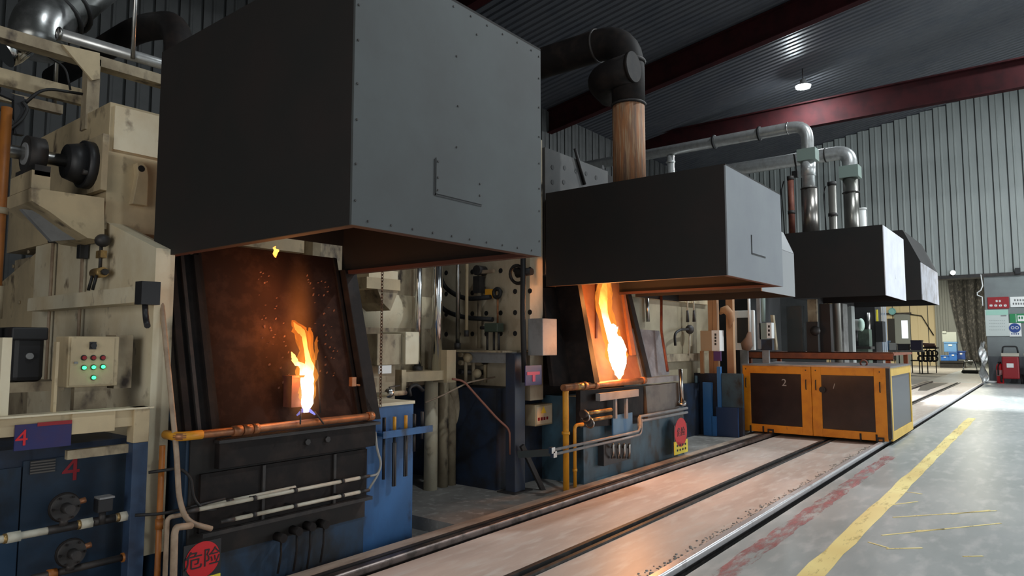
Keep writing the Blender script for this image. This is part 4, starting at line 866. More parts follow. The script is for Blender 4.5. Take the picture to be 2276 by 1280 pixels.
# ================================================================ between the furnaces
# tool rack on the blue tank casing
yr = 4.26
a, b = YY(840, 965, yr), YY(950, 945, yr); z = (a.z + b.z)/2
tr = thing('tool_rack', 'blue slotted tool shelf on the side of the nearest furnace', 'tool rack', (a.x, yr, z - .03))
part(tr, 'shelf', M().box(a.x, b.x, 4.2, 4.32, z - .025, z), blue); part(tr, 'shelf_lip', M().box(a.x, b.x, 4.195, 4.205, z - .04, z + .015), blue)
for i, (x, hy, hm, ly) in enumerate(((854, 928, black, 1065), (877, 926, yellow_pipe, 1080), (902, 923, yellow_pipe, 1058), (921, 920, black, 1003), (938, 915, black, 975))):
    p = YY(x, hy, 4.24); q = YY(x, ly, 4.24); nm = ('hook tool with a yellow grip' if hm is yellow_pipe else 'black-handled rod tool')
    t = thing('rack_tool', ['leftmost', 'second', 'third', 'fourth', 'last'][i] + ' ' + nm + ' hanging in the blue rack', 'tool', (p.x, 4.24, q.z), 'tools in the blue rack')
    part(t, 'grip', M().cyl((p.x, 4.24, z), (p.x, 4.24, p.z), .015, None, 10), hm); part(t, 'shaft', M().cyl((p.x, 4.24, q.z), (p.x, 4.24, z), .012, None, 8), black_paint)
    if hm is yellow_pipe: part(t, 'blade', M().box(p.x - .015, p.x + .02, 4.232, 4.248, q.z, q.z + .35), black_paint)
# chain
ch = thing('hanging_chain', 'rusty link chain hanging beside the nearest furnace', 'chain', (3.63, 4.16, .9))
p = YY(850, 600, 4.16); zt = p.z; q = YY(851, 900, 4.16); n = 42; prs = {}
for i in range(n):
    z = zt - (zt - q.z) * i / (n - 1); ax = (0, 1, 0) if i % 2 else (1, 0, 0)
    if i % 2 not in prs:
        m = M().ring((0, 0, 0), ax, .011, .0032, 10, 5); bmesh.ops.scale(m.b, verts=m.b.verts[:], vec=(1, 1, 1.6)); prs[i % 2] = part(ch, 'chain_link', m, chain_mat); o = prs[i % 2]
        for v in o.data.vertices: v.co += ch.location
        o.location = Vector((p.x, 4.16, z)) - ch.location
    else:
        o = prs[i % 2].copy(); col.objects.link(o); o.location = Vector((p.x, 4.16, z)) - ch.location
# hopper, round chamber, cabinet behind the nearest furnace
yb = 5.3
hp = thing('quench_chamber', 'pale beige round-shouldered chamber behind the hanging chain', 'chamber', (4.9, 6.0, 0))
a, b = YY(820, 720, yb), YY(940, 640, yb)
part(hp, 'shell', M().box(max(a.x - .6, 3.7), b.x + .35, yb + .12, 7.4, 1.11, 2.9), beige_dirty, bevel=.1)  # dirty beige also darkens the shell for the shade between parts
part(hp, 'shoulder', M().cyl((a.x - .2, yb + .5, YY(870, 690, yb).z), (b.x + .25, yb + .5, YY(870, 690, yb).z), .42, None, 32), beige_light)
a, b = YY(815, 640, 5.0), YY(890, 622, 5.0)
part(hp, 'hopper_rim', M().box(a.x, b.x, 5.0, 5.4, a.z, b.z), beige)
part(hp, 'hopper', M().prism([YY(838, 640, 5.02), YY(888, 640, 5.02), YY(868, 690, 5.02), YY(850, 672, 5.02)], (0, .36, 0)), beige_dirty)
part(hp, 'hopper_window', M().by(820, 600, 884, 622, 5.02, .3), beige_light)
cab = thing('switch_cabinet', 'beige switch cabinet with a pale door behind the hanging chain', 'cabinet', (4.5, 5.0, 1.2))
a, b = YY(838, 812, 4.9), YY(892, 742, 4.9)
part(cab, 'body', M().box(a.x, b.x, 4.9, 5.25, a.z, b.z), beige_dirty, bevel=.006)
part(cab, 'side_leaf', M().box(b.x + .02, YY(925, 780, 4.9).x, 4.86, 5.2, a.z - .0, b.z + .02), beige_light, bevel=.006)
part(cab, 'label_plate', M().by(842, 812, 870, 830, 4.89, .01), white_paint)
part(cab, 'stand', M().box(a.x, b.x, 4.98, 5.2, 1.06, a.z), beige_dirty)
p = YY(865, 880, 4.7); t = thing('ball_valve', 'small steel ball valve on the pale tank lid below the chain', 'valve', (p.x, 4.7, 1.105))
part(t, 'body', M().ball((p.x, 4.7, 1.15), .045), steel); part(t, 'pipe', M().cyl((p.x - .16, 4.7, 1.14), (p.x + .2, 4.7, 1.14), .022), beige_dirty); part(t, 'handle', M().bar((p.x, 4.7, 1.2), (p.x + .12, 4.7, 1.21), .02, .008), black)
# chrome lift rods
for lab, x, y0, y1, Y, w, mt in (('slim chrome lift rod left of the thicker one', 928, 560, 822, 5.3, 7, chrome), ('thick chrome lift cylinder rod between the two furnaces', 971, 560, 838, 5.2, 10, chrome), ('dark guide tube beside the slim chrome rod', 945, 560, 815, 5.5, 7, dark_iron), ('grey guide rod right of the thick chrome rod', 1017, 570, 770, 5.3, 4, steel), ('thin beige tube against the perforated panel', 1037, 570, 742, 5.2, 3, beige)):
    a, b = YY(x, y0, Y), YY(x, y1, Y); r = YY(x + w, y1, Y).x - b.x; r *= .8
    t = thing('lift_rod', lab, 'rod', (b.x, Y, b.z)); part(t, 'rod', M().cyl((b.x, Y, b.z), (b.x, Y, b.z + 2.), r, None, 20), mt); part(t, 'gland', M().cyl((b.x, Y, b.z - .03), (b.x, Y, b.z + .04), r*1.5, None, 16), dark_iron)
lf = thing('lift_platform', 'beige stepped steel ledge carrying the chrome lift rods', 'platform', (5.2, 5.1, 0))
a, b = YY(898, 850, 5.1), YY(1012, 822, 5.1)
part(lf, 'ledge', M().box(a.x, b.x, 5.1, 5.6, a.z, b.z), beige, bevel=.004)
part(lf, 'bracket', M().prism([YY(893, 822, 5.08), YY(903, 822, 5.08), YY(903, 875, 5.08), YY(893, 875, 5.08)], (0, .1, 0)), beige)
part(lf, 'upright', M().by(993, 778, 1013, 850, 5.06, .2), beige)
part(lf, 'hook', M().tube(fil([YY(912, 880, 5.05), YY(908, 862, 5.05), YY(925, 853, 5.05), YY(940, 868, 5.05)], .05), .02, 8), dark_iron)
for x, r in ((958, .075), (985, .06), (1003, .055)):
    c = YY(x, 950, 5.4); part(lf, 'leg', M().cyl((c.x, 5.4, 0), (c.x, 5.4, a.z), r, None, 20), beige_light if x < 960 else beige_dirty)
part(lf, 'brace', M().tube([YY(1008, 862, 5.35), YY(1030, 1060, 5.5)], .05, 12), beige_dirty)
# steel stand with the dark post
st = thing('steel_stand', 'dark blue-grey steel stand with a tall post before the second furnace', 'frame', (5.8, 4.6, 0))
p = YY(1148, 1095, 4.6); sx = p.x
part(st, 'post', M().box(sx - .09, sx + .09, 4.55, 4.68, 0, YY(1148, 785, 4.6).z), mat('post_slate', (.03, .035, .05), .5, 0, (.02, .03, .06), 3.), bevel=.004)
part(st, 'base_plate', M().box(sx - .16, sx + .16, 4.5, 4.74, 0, .015), dark_iron)
zb_ = YY(1148, 785, 4.6).z
part(st, 'top_beam', M().bar((sx, 4.6, zb_ - .05), (sx, 6.0, zb_ - .05), .14, .12), grey_paint); part(st, 'shelf', M().box(sx - .25, sx + .4, 4.6, 6.0, zb_ + .01, zb_ + .03), beige_dirty)
part(st, 'knee_brace', M().bar(YY(1160, 990, 4.5), YY(1208, 1092, 4.42), .04, .05), dark_iron)
t = pipe('fuel_hose', 'thin reddish hose slanting down from the pale ledge to the dark post', [YY(1005, 842, 5.0), YY(1030, 846, 4.95), YY(1060, 880, 4.85), YY(1105, 930, 4.7), YY(1133, 955, 4.62), YY(1134, 1010, 4.62)], .012, mat('hose_red', (.3, .12, .08), .5), .06, 'hose')
pipe('fuel_hose', 'pale thin hose hanging in a loose bend under the ledge', [YY(945, 895, 5.05), YY(985, 878, 5.03), YY(1040, 850, 4.95), YY(1100, 838, 4.9)], .009, tan_pipe, .08, 'hose')
# blue tank between
tk = thing('oil_tank', 'dark blue oil tank standing between the two furnaces', 'tank', (5.9, 5.4, 0))
x0, x1 = YY(1012, 980, 5.5).x, YY(1150, 980, 5.5).x
part(tk, 'body', M().box(x0, 6.15, 5.5, 6.6, 0, YY(1080, 850, 5.5).z), mat('tank_blue', (.02, .045, .12), .5, 0, (.014, .02, .04), 2.)); part(tk, 'plate', M().by(1038, 895, 1060, 913, 5.49, .01), beige_dirty)
part(tk, 'drain_pipe', M().tube(fil([YY(1054, 1068, 5.4), YY(1054, 960, 5.4), YY(1075, 950, 5.42)], .06), .025, 10), tan_pipe); part(tk, 'pump', M().cyl(YY(1070, 960, 5.3), YY(1070, 960, 5.5), .13, None, 18), dark_iron); part(tk, 'lid', M().box(x0 - .02, 6.17, 5.46, 6.6, YY(1080, 850, 5.5).z, YY(1080, 846, 5.5).z), dark_iron)
# cluttered pipework above the tank
pw = thing('pipe_manifold', 'cluttered beige pipe manifold under the dark steel stand', 'manifold', YY(1060, 850, 5.2))
random.seed(3)
for y in (788, 806, 826): part(pw, 'manifold_pipe', M().cyl(YY(1022, y, 5.3), YY(1120, y + 3, 5.3), .03, None, 10), beige_dirty if y < 820 else dark_iron)
for x in (1035, 1052, 1078, 1098): part(pw, 'riser', M().cyl(YY(x, 785, 5.25), YY(x, 850, 5.25), .02, None, 8), beige if x == 1078 else beige_dirty)
for x, y in ((1040, 795), (1078, 800), (1110, 815), (1060, 830)): part(pw, 'valve_body', M().ball(YY(x, y, 5.22), .055), dark_iron if x % 4 else beige)

# ================================================================ second furnace
F2 = thing('hardening_furnace', 'second hardening furnace, with a perforated beige side and fiery door', 'furnace', (7.4, 5.0, 0))
X2 = 6.2
part(F2, 'base_casing', M().box(YY(1297, 1000, 4.22).x, YY(1520, 960, 4.22).x, 4.22, 4.88, 0, .98), teal_dark, 'grey-blue lower casing')
part(F2, 'left_casing', M().box(YY(1150, 1000, 4.5).x, YY(1297, 1000, 4.22).x, 4.8, 5.45, 0, YY(1210, 855, 4.8).z), blue_deep)
part(F2, 'chamber', M().box(X2 + .25, 8.6, 4.75, 7.2, .95, 3.95), soot_metal)
pp = part(F2, 'perforated_panel', M().box(X2, X2 + .25, 4.62, 6.5, .95, 4.0), perf_mat, 'beige perforated side panel')
hole = None
for r, (ya, sl) in enumerate(((604, -.08), (651, -.07), (697, -.05), (742, -.02), (557, -.1))):
    for x in (992, 1020, 1050, 1081, 1113, 1145, 1178):
        p = XX(x, ya + (x - 1050)*sl*.5, X2)
        if hole is None: hole = part(F2, 'bolt_hole', M().cyl((X2 - .004, 0, 0), (X2 + .0, 0, 0), .03, None, 12), black, sub=pp); hole.location = Vector((0, p.y, p.z)); 
        else: c = hole.copy(); col.objects.link(c); c.location = Vector((0, p.y, p.z))
fp = part(F2, 'upper_front', M().box(X2 + .28, 7.95, 4.6, 4.75, 2.4, 3.92), mat('upper_dark', (.06, .06, .06), .6, 0, (.09, .085, .08), 2.), 'dark perforated upper panel')
hole = None
for x, y in ((1280, 380), (1303, 386), (1325, 395), (1253, 405), (1228, 372), (1228, 405), (1255, 373), (1340, 372)):
    p = YY(x, y, 4.6)
    if hole is None: hole = part(F2, 'bolt_hole', M().cyl((0, 4.596, 0), (0, 4.6, 0), .03, None, 12), black, sub=fp); hole.location = Vector((p.x, 0, p.z))
    else: c = hole.copy(); col.objects.link(c); c.location = Vector((p.x, 0, p.z))
part(F2, 'seam_bar', M().tube([YY(1278, 330, 4.58), YY(1300, 410, 4.58)], .02, 8), dark_iron)
def in2(px, mt, nm, Y0=4.22, d=.05, label=None, sub=None, zb=.98):
    """panel lying on the inclined front of the second furnace, outlined by photo pixels"""
    pts = []
    for x, y in px:
        Y = Y0
        for _ in range(4):
            p = YY(x, y, Y); Y = Y0 + .30 * max(0, p.z - zb)
        pts.append(p)
    return part(F2, nm, M().prism(pts, (0, d, 0)), mt, label, sub=sub)
in2([(1205, 640), (1292, 640), (1336, 858), (1230, 858)], soot_metal, 'front_frame', 4.3)
d2 = in2([(1288, 620), (1395, 620), (1440, 845), (1332, 852)], firelit_plate, 'furnace_door', 4.26, .06, 'furnace door coloured orange as if firelit')
in2([(1282, 620), (1290, 620), (1333, 850), (1322, 852)], soot_metal, 'door_cheek', 3.98, .32, None, d2)
in2([(1384, 640), (1388, 640), (1414, 788), (1405, 790)], firelit_plate, 'door_bar', 4.18, .04, None, d2)
in2([(1325, 625), (1328, 625), (1328, 752), (1325, 752)], rust_red, 'door_seam', 4.24, .03, None, d2)
in2([(1392, 640), (1400, 640), (1450, 845), (1440, 846)], soot_metal, 'front_frame', 4.2)
in2([(1402, 730), (1465, 735), (1488, 832), (1428, 840)], mat('plate_grey', (.21, .2, .21), .45, .4, (.3, .29, .3), 5.), 'side_shield', 4.24, .04, 'bare grey steel shield')
part(F2, 'shield_shelf', M().by(1430, 838, 1512, 850, 4.16, .14), grey_paint)
in2([(1290, 868), (1430, 858), (1430, 940), (1290, 950)], soot_metal, 'sill_plate', 4.16, .06, None, None, 9)
in2([(1435, 858), (1510, 850), (1510, 920), (1440, 930)], mat('plate_brown', (.09, .075, .065), .5, .3, (.14, .12, .1), 3.), 'sill_plate', 4.14, .08, None, None, 9)
for pa, pb, y in (((1222, 742), (1232, 700), 0),):
    pass
gb = one('junction_box', 'grey sheet-metal box hung on the second furnace frame', 'junction box', M().by(1206, 708, 1238, 790, 4.3, .2), grey_paint, bevel=.006)
a, b = YY(1252, 872, 4.1), YY(1430, 846, 4.1); z = YY(1380, 850, 4.1).z
t = pipe('burner_pipe', 'orange-lit burner pipe along the foot of the second door', [(a.x, 4.1, z), (b.x, 4.1, z)], .038, copper, fits=[((YY(1295, 856, 4.1).x, 4.1, z), (YY(1302, 856, 4.1).x, 4.1, z)), ((YY(1318, 856, 4.1).x, 4.1, z), (YY(1326, 856, 4.1).x, 4.1, z)), ((b.x - .05, 4.1, z), (b.x + .02, 4.1, z))], fr=1.25)
part(t, 'bright_sleeve', M().cyl((YY(1280, 858, 4.1).x, 4.1, z), (YY(1300, 856, 4.1).x, 4.1, z), .04), brass)
for x0, y0, r, lab in ((1257, 862, .034, 'thick yellow gas riser at the left of the second furnace'), (1277, 945, .02, 'slim yellow gas riser right of the thick one')):
    p = YY(x0, y0, 4.16); pipe('gas_pipe', lab, [(p.x, 4.16, 0), (p.x, 4.16, p.z), (p.x + .14, 4.14, p.z + .0)], r, yellow_pipe, .06, fits=[((p.x, 4.16, p.z - .5), (p.x, 4.16, p.z - .47))])
bt = one('burner_bracket', 'pale flat steel bracket under the second burner pipe', 'bracket', M().by(1334, 870, 1420, 886, 4.06, .06).by(1368, 886, 1372, 930, 4.07, .03).by(1392, 886, 1396, 930, 4.07, .03), grey_paint)
for lab, pa, pb in (('upper bright burner lance on the second furnace front', (1300, 922), (1358, 908)), ('lower bright burner lance on the second furnace front', (1310, 938), (1358, 922))):
    a, b = YY(*pa, 4.05), YY(*pb, 4.05); z = (a.z+b.z)/2; t = pipe('burner_lance', lab, [(a.x, 4.05, z), (b.x, 4.05, z)], .022, brass, cat='pipe'); part(t, 'mount', M().cyl((a.x - .05, 4.05, z), (a.x, 4.05, z), .045, None, 14), dark_iron); part(t, 'loop', M().ring((a.x - .02, 4.03, z - .03), (1, 0, 0), .05, .01), steel)
one('heat_shield', 'small bright blue plate on the second furnace front', 'plate', M().by(1363, 920, 1406, 965, 4.12, .02), mat('plate_blue', (.08, .2, .36), .5))
# long rails of pipe in front
yr2 = 4.02
for lab, pts in (('upper grey guard pipe reaching from the dark post across the second furnace', [(1228, 1003), (1395, 962)]), ('lower grey guard pipe reaching from the dark post across the second furnace', [(1232, 1012), (1398, 970)])):
    a, b = YY(*pts[0], yr2), YY(*pts[1], yr2); z = (a.z + b.z)/2 
    t = pipe('guard_pipe', lab, [(a.x, yr2, z), (b.x, yr2, z), (b.x + .35, yr2 + .02, z), (b.x + .42, yr2 + .05, z + .18)], .015, grey_paint, .08)
    part(t, 'end_block', M().box(a.x - .04, a.x + .02, yr2 - .02, yr2 + .02, z - .03, z + .03), steel)
one('link_bar', 'dark flat bar linking the dark post to the guard pipes', 'bar', M().bar(YY(1152, 1010, 4.45), YY(1230, 1005, 4.05), .03, .07), mat('arm_dark', (.04, .05, .05), .5))
for lab, pa, pb in (('upper thin steel rail at the right of the second furnace front', (1420, 928), (1527, 905)), ('lower thin steel rail at the right of the second furnace front', (1420, 938), (1527, 915))):
    a, b = YY(*pa, 4.08), YY(*pb, 4.08); pipe('guard_pipe', lab, [(a.x, 4.08, (a.z + b.z)/2 - .12), (a.x, 4.08, (a.z+b.z)/2), (b.x, 4.08, (a.z+b.z)/2)], .018, grey_paint, .04)
vb = thing('valve_block', 'black valve block with bright levers low on the second furnace', 'valve', YY(1370, 1030, 4.15))
part(vb, 'block', M().by(1342, 975, 1402, 1028, 4.14, .08), black_paint)
for x in (1363, 1376, 1388, 1399): part(vb, 'lever', M().tube(fil([YY(x - 3, 995, 4.12), YY(x, 985, 4.08), YY(x, 1008, 4.08), YY(x - 3, 1018, 4.12)], .03), .014, 6), steel)
danger(1499, 940, 1527, 1012, 4.1, 978, 'red round danger sign above a yellow notice on the second furnace', .13)
wb = thing('fuse_box', 'cream electrical box with a warning triangle beside the yellow risers', 'electrical box', YY(1213, 948, 4.65))
a, b = YY(1190, 948, 4.65), YY(1225, 896, 4.65)
part(wb, 'case', M().box(a.x, YY(1242, 920, 4.65).x, 4.65, 4.8, a.z, b.z), beige, bevel=.008); cv = part(wb, 'cover', M().box(a.x + .02, b.x, 4.64, 4.65, a.z + .02, b.z - .02), beige_light)
p = YY(1208, 914, 4.64); part(wb, 'warning_triangle', M().prism([(p.x - .05, 4.637, p.z - .02), (p.x + .05, 4.637, p.z - .02), (p.x, 4.637, p.z + .06)], (0, .003, 0)), yellow_sign, sub=cv)
for k in range(4): part(wb, 'print_mark', M().box(p.x - .11 + k*.055, p.x - .075 + k*.055, 4.637, 4.64, p.z - .1, p.z - .065), red_dark, sub=cv)
t = thing('number_plate', 'small blue plate with a pink-red mark beside the second furnace', 'sign', YY(1185, 855, 4.4)); part(t, 'plate', M().by(1168, 812, 1204, 856, 4.4, .01), purple_sign); part(t, 'painted_mark', M().by(1172, 826, 1200, 833, 4.395, .004).by(1184, 833, 1190, 848, 4.395, .004), mat('pink_red', (.6, .05, .12), .5))
# fittings on the perforated side
for lab, pts in (('upper black hose curving to the yellow-tagged fitting', [(975, 600), (985, 635), (1010, 655), (1040, 665), (1090, 660)]), ('lower black hose curving to the regulator on the perforated panel', [(958, 600), (960, 655), (985, 690), (1030, 706), (1095, 710)])):
    pipe('black_hose', lab, [XX(x, y, 6.05) for x, y in pts], .028, black, .3, 'hose')
p = XX(1066, 605, 6.1); t = thing('gauge_valve', 'black gauge valve with a lever on the perforated panel', 'valve', p - Vector((0, 0, .3)))
part(t, 'gauge', M().cyl(p + Vector((-.06, 0, .02)), p + Vector((.08, 0, .02)), .06, None, 16), dark_iron); part(t, 'lever', M().bar(p, p - Vector((0, .22, 0)), .04, .04), tan_pipe); part(t, 'stem', M().cyl(p, p - Vector((0, 0, .9)), .025, None, 8), beige_dirty); part(t, 'body', M().box(p.x - .05, p.x + .05, p.y - .04, p.y + .06, p.z - .25, p.z - .05), dark_iron)
p = XX(1096, 652, 6.1); t = thing('hose_fitting', 'bright yellow-tagged hose fitting on the perforated panel', 'fitting', p - Vector((0, 0, .05)))
part(t, 'tag', M().box(p.x - .04, p.x + .06, p.y - .0, p.y + .09, p.z - .05, p.z + .05), yellow_pipe); part(t, 'ring', M().ring(p - Vector((.0, .06, 0)), (1, 0, 0), .05, .025), black); part(t, 'drop_tube', M().cyl(p - Vector((0, .07, .05)), p - Vector((0, .07, .35)), .012, None, 8), copper)
p = XX(1098, 728, 6.0); t = thing('pressure_regulator', 'dark green twin regulator below the perforated panel hoses', 'regulator', p - Vector((0, 0, .2)))
part(t, 'body', M().box(p.x - .06, p.x + .06, p.y - .1, p.y + .1, p.z - .05, p.z + .05), mat('reg_green', (.05, .07, .05), .5), bevel=.01); part(t, 'side_pipe', M().cyl(p + Vector((0, .1, .0)), p + Vector((0, .2, .0)), .02, None, 8), dark_iron)
for dy in (.1, 0, -.07): part(t, 'drop_tube', M().cyl(p + Vector((0, dy, -.05)), p + Vector((0, dy, -.28)), .014, None, 8), dark_iron)
pipe('black_cable', 'black cable bundle dropping in front of the perforated panel edge', [XX(1163, 540, 5.9), XX(1162, 700, 5.9), XX(1166, 850, 5.9)], .03, black, .1, 'cable')
p = XX(1150, 610, 5.95); one('cable_coil', 'loop of black cable hung beside the cable bundle', 'cable', M().ring(p, (1, 0, .2), .1, .02, 18).cyl(p + Vector((0, 0, .02)), p - Vector((0, .2, -.02)), .06, .04, 10), black)
# ================================================================ right of the second furnace
rc = thing('rear_chamber', 'dull beige furnace chamber seen under the hood with the rusty flue', 'furnace', (10.4, 5.6, 0))
a, b = YY(1395, 720, 5.0), YY(1580, 720, 5.0)
part(rc, 'wall', M().box(a.x - .2, b.x + .3, 5.0, 7.2, .9, 3.0), mat('chamber_beige', (.34, .29, .19), .65, 0, (.2, .165, .105), 1.6, .4, .75), 'soot-stained beige wall'); part(rc, 'top_ledge', M().by(1400, 655, 1575, 668, 4.94, .1), beige); part(rc, 'bottom_ledge', M().by(1480, 786, 1575, 802, 4.9, .12), beige_dirty)
part(rc, 'base', M().box(a.x + .6, b.x + .3, 4.9, 7.2, 0, .9), blue_deep)
for x in (1528, 1542):
    a, b = YY(x, 648, 4.9), YY(x, 690, 4.9); t = thing('gas_line', 'thin cream gas line dropping on the beige chamber, ' + ('left' if x < 1535 else 'right') + ' of the pair', 'pipe', b); part(t, 'tube', M().cyl(a, b, .016, None, 8), white_pipe); part(t, 'valve', M().cyl(b + Vector((0, 0, -.2)), b, .03, .02, 8), dark_iron)
t = thing('solenoid_valve', 'dark valve with a curved black hose on the beige chamber', 'valve', YY(1533, 735, 4.88)); p = YY(1533, 732, 4.88)
part(t, 'body', M().ball(p, .09, (1, .8, .9)), dark_iron); part(t, 'hose', M().tube(fil([p, YY(1512, 732, 4.86), YY(1499, 742, 4.86), YY(1501, 768, 4.86)], .12), .022, 8), black); part(t, 'stem', M().cyl(p, YY(1532, 790, 4.88), .016, None, 8), white_pipe)
pipe('pull_rod', 'reddish pull rod with a black lower half by the grey shield', [YY(1470, 640, 4.5), YY(1470, 735, 4.4), YY(1484, 825, 4.2)], .02, rust_red, .05, 'rod')
a = YY(1512, 845, 4.1); pipe('steel_post', 'upright grey pipe post beside the brown sill plate', [YY(1512, 820, 4.1), YY(1516, 900, 4.1)], .028, steel, fits=[(YY(1515, 893, 4.1), YY(1516, 900, 4.1))], fr=2.2)
pipe('drain_pipe', 'steel droplet pipe on the stained chamber near the hood corner', [YY(1438, 655, 4.95), YY(1440, 715, 4.95)], .03, steel)
# blue post group
bp = thing('blue_pedestal', 'bright blue pedestal posts at the left of the yellow cart', 'pedestal', (11.3, 4.6, 0))
X0 = 11.5
for x0, y0, x1, y1, mt in ((1563, 850, 1582, 984, blue_bright), (1582, 925, 1592, 984, blue_bright), (1594, 815, 1602, 905, blue_bright), (1592, 905, 1640, 980, mat('ped_navy', (.02, .05, .13), .5))):
    part(bp, 'post', M().bx(x0, y0, x1, y1, X0 + (.0 if mt is blue_bright else .03), .06), mt)
part(bp, 'back_plate', M().bx(1525, 830, 1650, 985, X0 + .1, .1), blue_deep); part(bp, 'slim_post', M().bx(1546, 835, 1550, 985, X0 - .02, .03), mat('ped_steel', (.16, .28, .36), .4))
part(bp, 'face_plate', M().bx(1604, 830, 1650, 905, X0 + .02, .05), teal_dark)
cbx = thing('control_box', 'tan and white control box with handwritten marks beside the blue pedestal', 'control box', XX(1578, 783, X0))
part(cbx, 'case', M().bx(1557, 735, 1582, 780, X0 - .05, .2), mat('box_tan', (.40, .29, .18), .55)); fc = part(cbx, 'face', M().bx(1582, 734, 1599, 780, X0 - .06, .2), white_paint)
for k in range(4): part(cbx, 'pen_mark', M().bx(1588, 741 + k*7, 1592, 746 + k*7, X0 - .064, .004), black_paint, sub=fc)
part(cbx, 'lower_label', M().bx(1586, 781, 1602, 802, X0 - .05, .03), mat('purple', (.1, .04, .18), .5), 'purple label'); part(cbx, 'leg', M().bx(1556, 780, 1563, 830, X0, .05), post_orange)
for lab, px, mt in (('orange-lit post left of the three under the hood corner', (1572, 640, 1582, 735), post_orange), ('orange-lit post in the middle of the three under the hood corner', (1583, 652, 1592, 730), post_orange), ('broad orange-lit post with peeling paint, right of the three', (1612, 645, 1627, 782), post_orange)):
    pa, pb = XX(px[0], px[1], 11.7), XX(px[2], px[1], 11.7); one('steel_post', lab, 'post', M().box(11.7, 11.8, pb.y, pa.y, 0, pa.z), mt)
bk = one('knotted_rag', 'orange-brown rag knotted around the broad post', 'rag', M().tube([XX(1600, 698, 11.66), XX(1606, 690, 11.64), XX(1614, 688, 11.63), XX(1622, 697, 11.64), XX(1625, 712, 11.66), XX(1621, 730, 11.67)], [.02, .06, .085, .07, .05, .01], 8), post_orange)
# panel PC and gauge
ms = thing('operator_panel', 'white-framed operator screen panel behind the orange-lit posts', 'screen', XX(1652, 782, 12.6))
part(ms, 'frame', M().bx(1630, 690, 1676, 778, 12.6, .08), white_paint, bevel=.006); part(ms, 'screen', M().bx(1638, 706, 1668, 762, 12.59, .01), black_paint, 'dark screen'); pq = XX(1653, 778, 12.62); part(ms, 'stand', M().box(12.62, 12.68, pq.y - .07, pq.y + .07, 0, pq.z), grey_paint)
pipe('vertical_tube', 'bright slim vertical tube in front of the operator screen', [XX(1664, 645, 12.5), XX(1666, 740, 12.5)], .025, white_paint, .1)
one('leather_glove', 'brown work glove hanging below the slim bright tube', 'glove', M().tube([XX(1666, 738, 12.5), XX(1664, 752, 12.47), XX(1660, 765, 12.45), XX(1658, 778, 12.45)], [.03, .06, .11, .07], 10), mat('glove', (.2, .11, .07), .8))
one('steel_channel', 'tall pale steel channel post right of the operator screen', 'post', M().bx(1682, 645, 1690, 775, 12.8, .08), grey_paint)
sb = thing('control_box', 'grey-green switch box with dark rocker marks near the white-fronted hood', 'control box', XX(1700, 760, 12.8))
part(sb, 'case', M().bx(1688, 718, 1704, 754, 12.8, .15), green_grey); fc = part(sb, 'face', M().bx(1704, 717, 1715, 752, 12.79, .15), white_paint); part(sb, 'lower_box', M().bx(1690, 754, 1716, 778, 12.82, .12), blue_deep); pq = XX(1702, 778, 12.86); part(sb, 'stand', M().box(12.84, 12.9, pq.y - .06, pq.y + .06, 0, pq.z), grey_paint)
for k in range(3): part(sb, 'switch', M().bx(1707, 723 + k*9, 1711, 728 + k*9, 12.785, .006), black_paint, sub=fc)
one('hydraulic_pipe_bundle', 'bundle of grey-green vertical pipes above the switch box', 'pipes', M().cyl(XX(1695, 645, 12.9), XX(1695, 715, 12.9), .05, None, 10), green_grey)
one('support_column', 'tan angled support column beside the switch box', 'column', M().prism([XX(1712, 700, 13), XX(1718, 700, 13), XX(1726, 778, 13), XX(1720, 778, 13)], (.1, 0, 0)), beige_dirty)

# ================================================================ under the white-fronted hood
F3 = thing('hardening_furnace', 'third hardening furnace, dark, under the white-fronted hood', 'furnace', (15.6, 5.2, 0))
part(F3, 'body', M().box(14.9, 17.2, 5.15, 7.2, 0, 3.4), black_paint); part(F3, 'panel', M().bx(1749, 680, 1783, 785, 14.7, .2), mat('f3_panel', (.05, .055, .055), .5)); part(F3, 'panel', M().bx(1795, 665, 1815, 720, 14.8, .1), beige_dirty); part(F3, 'duct_leg', M().bx(1822, 675, 1846, 785, 15.1, .2), mat('f3_brown', (.03, .022, .02), .6))
p = XX(1812, 735, 14.7); part(F3, 'valve', M().ball(p, .1), dark_iron); part(F3, 'drum', M().bx(1793, 715, 1818, 785, 14.75, .1), black_paint)
one('concrete_column', 'broad grey streaked steel column under the far hoods', 'column', M().bx(1846, 675, 1877, 895, 19., .5), conc_wall)
one('pale_column', 'narrow pale grey column right of the broad streaked one', 'column', M().bx(1878, 680, 1896, 885, 21., .4), mat('col_pale', (.36, .38, .37), .6))
F4 = thing('dark_press', 'dark upright machine frame beside the green machine', 'machine', (24, 7, 0))
part(F4, 'frame', M().bx(1898, 676, 1948, 875, 24, 1.), black_paint); part(F4, 'rod', M().cyl(XX(1930, 695, 23.9), XX(1931, 760, 23.9), .06), steel); part(F4, 'yellow_strip', M().bx(1947, 688, 1951, 714, 23.9, .05), yellow_sign); part(F4, 'cabinet', M().bx(1946, 714, 1962, 760, 23.95, .5), black_paint)
gm = thing('drill_machine', 'green-grey drilling machine with a rounded head in the background', 'machine', (22, 7, 0))
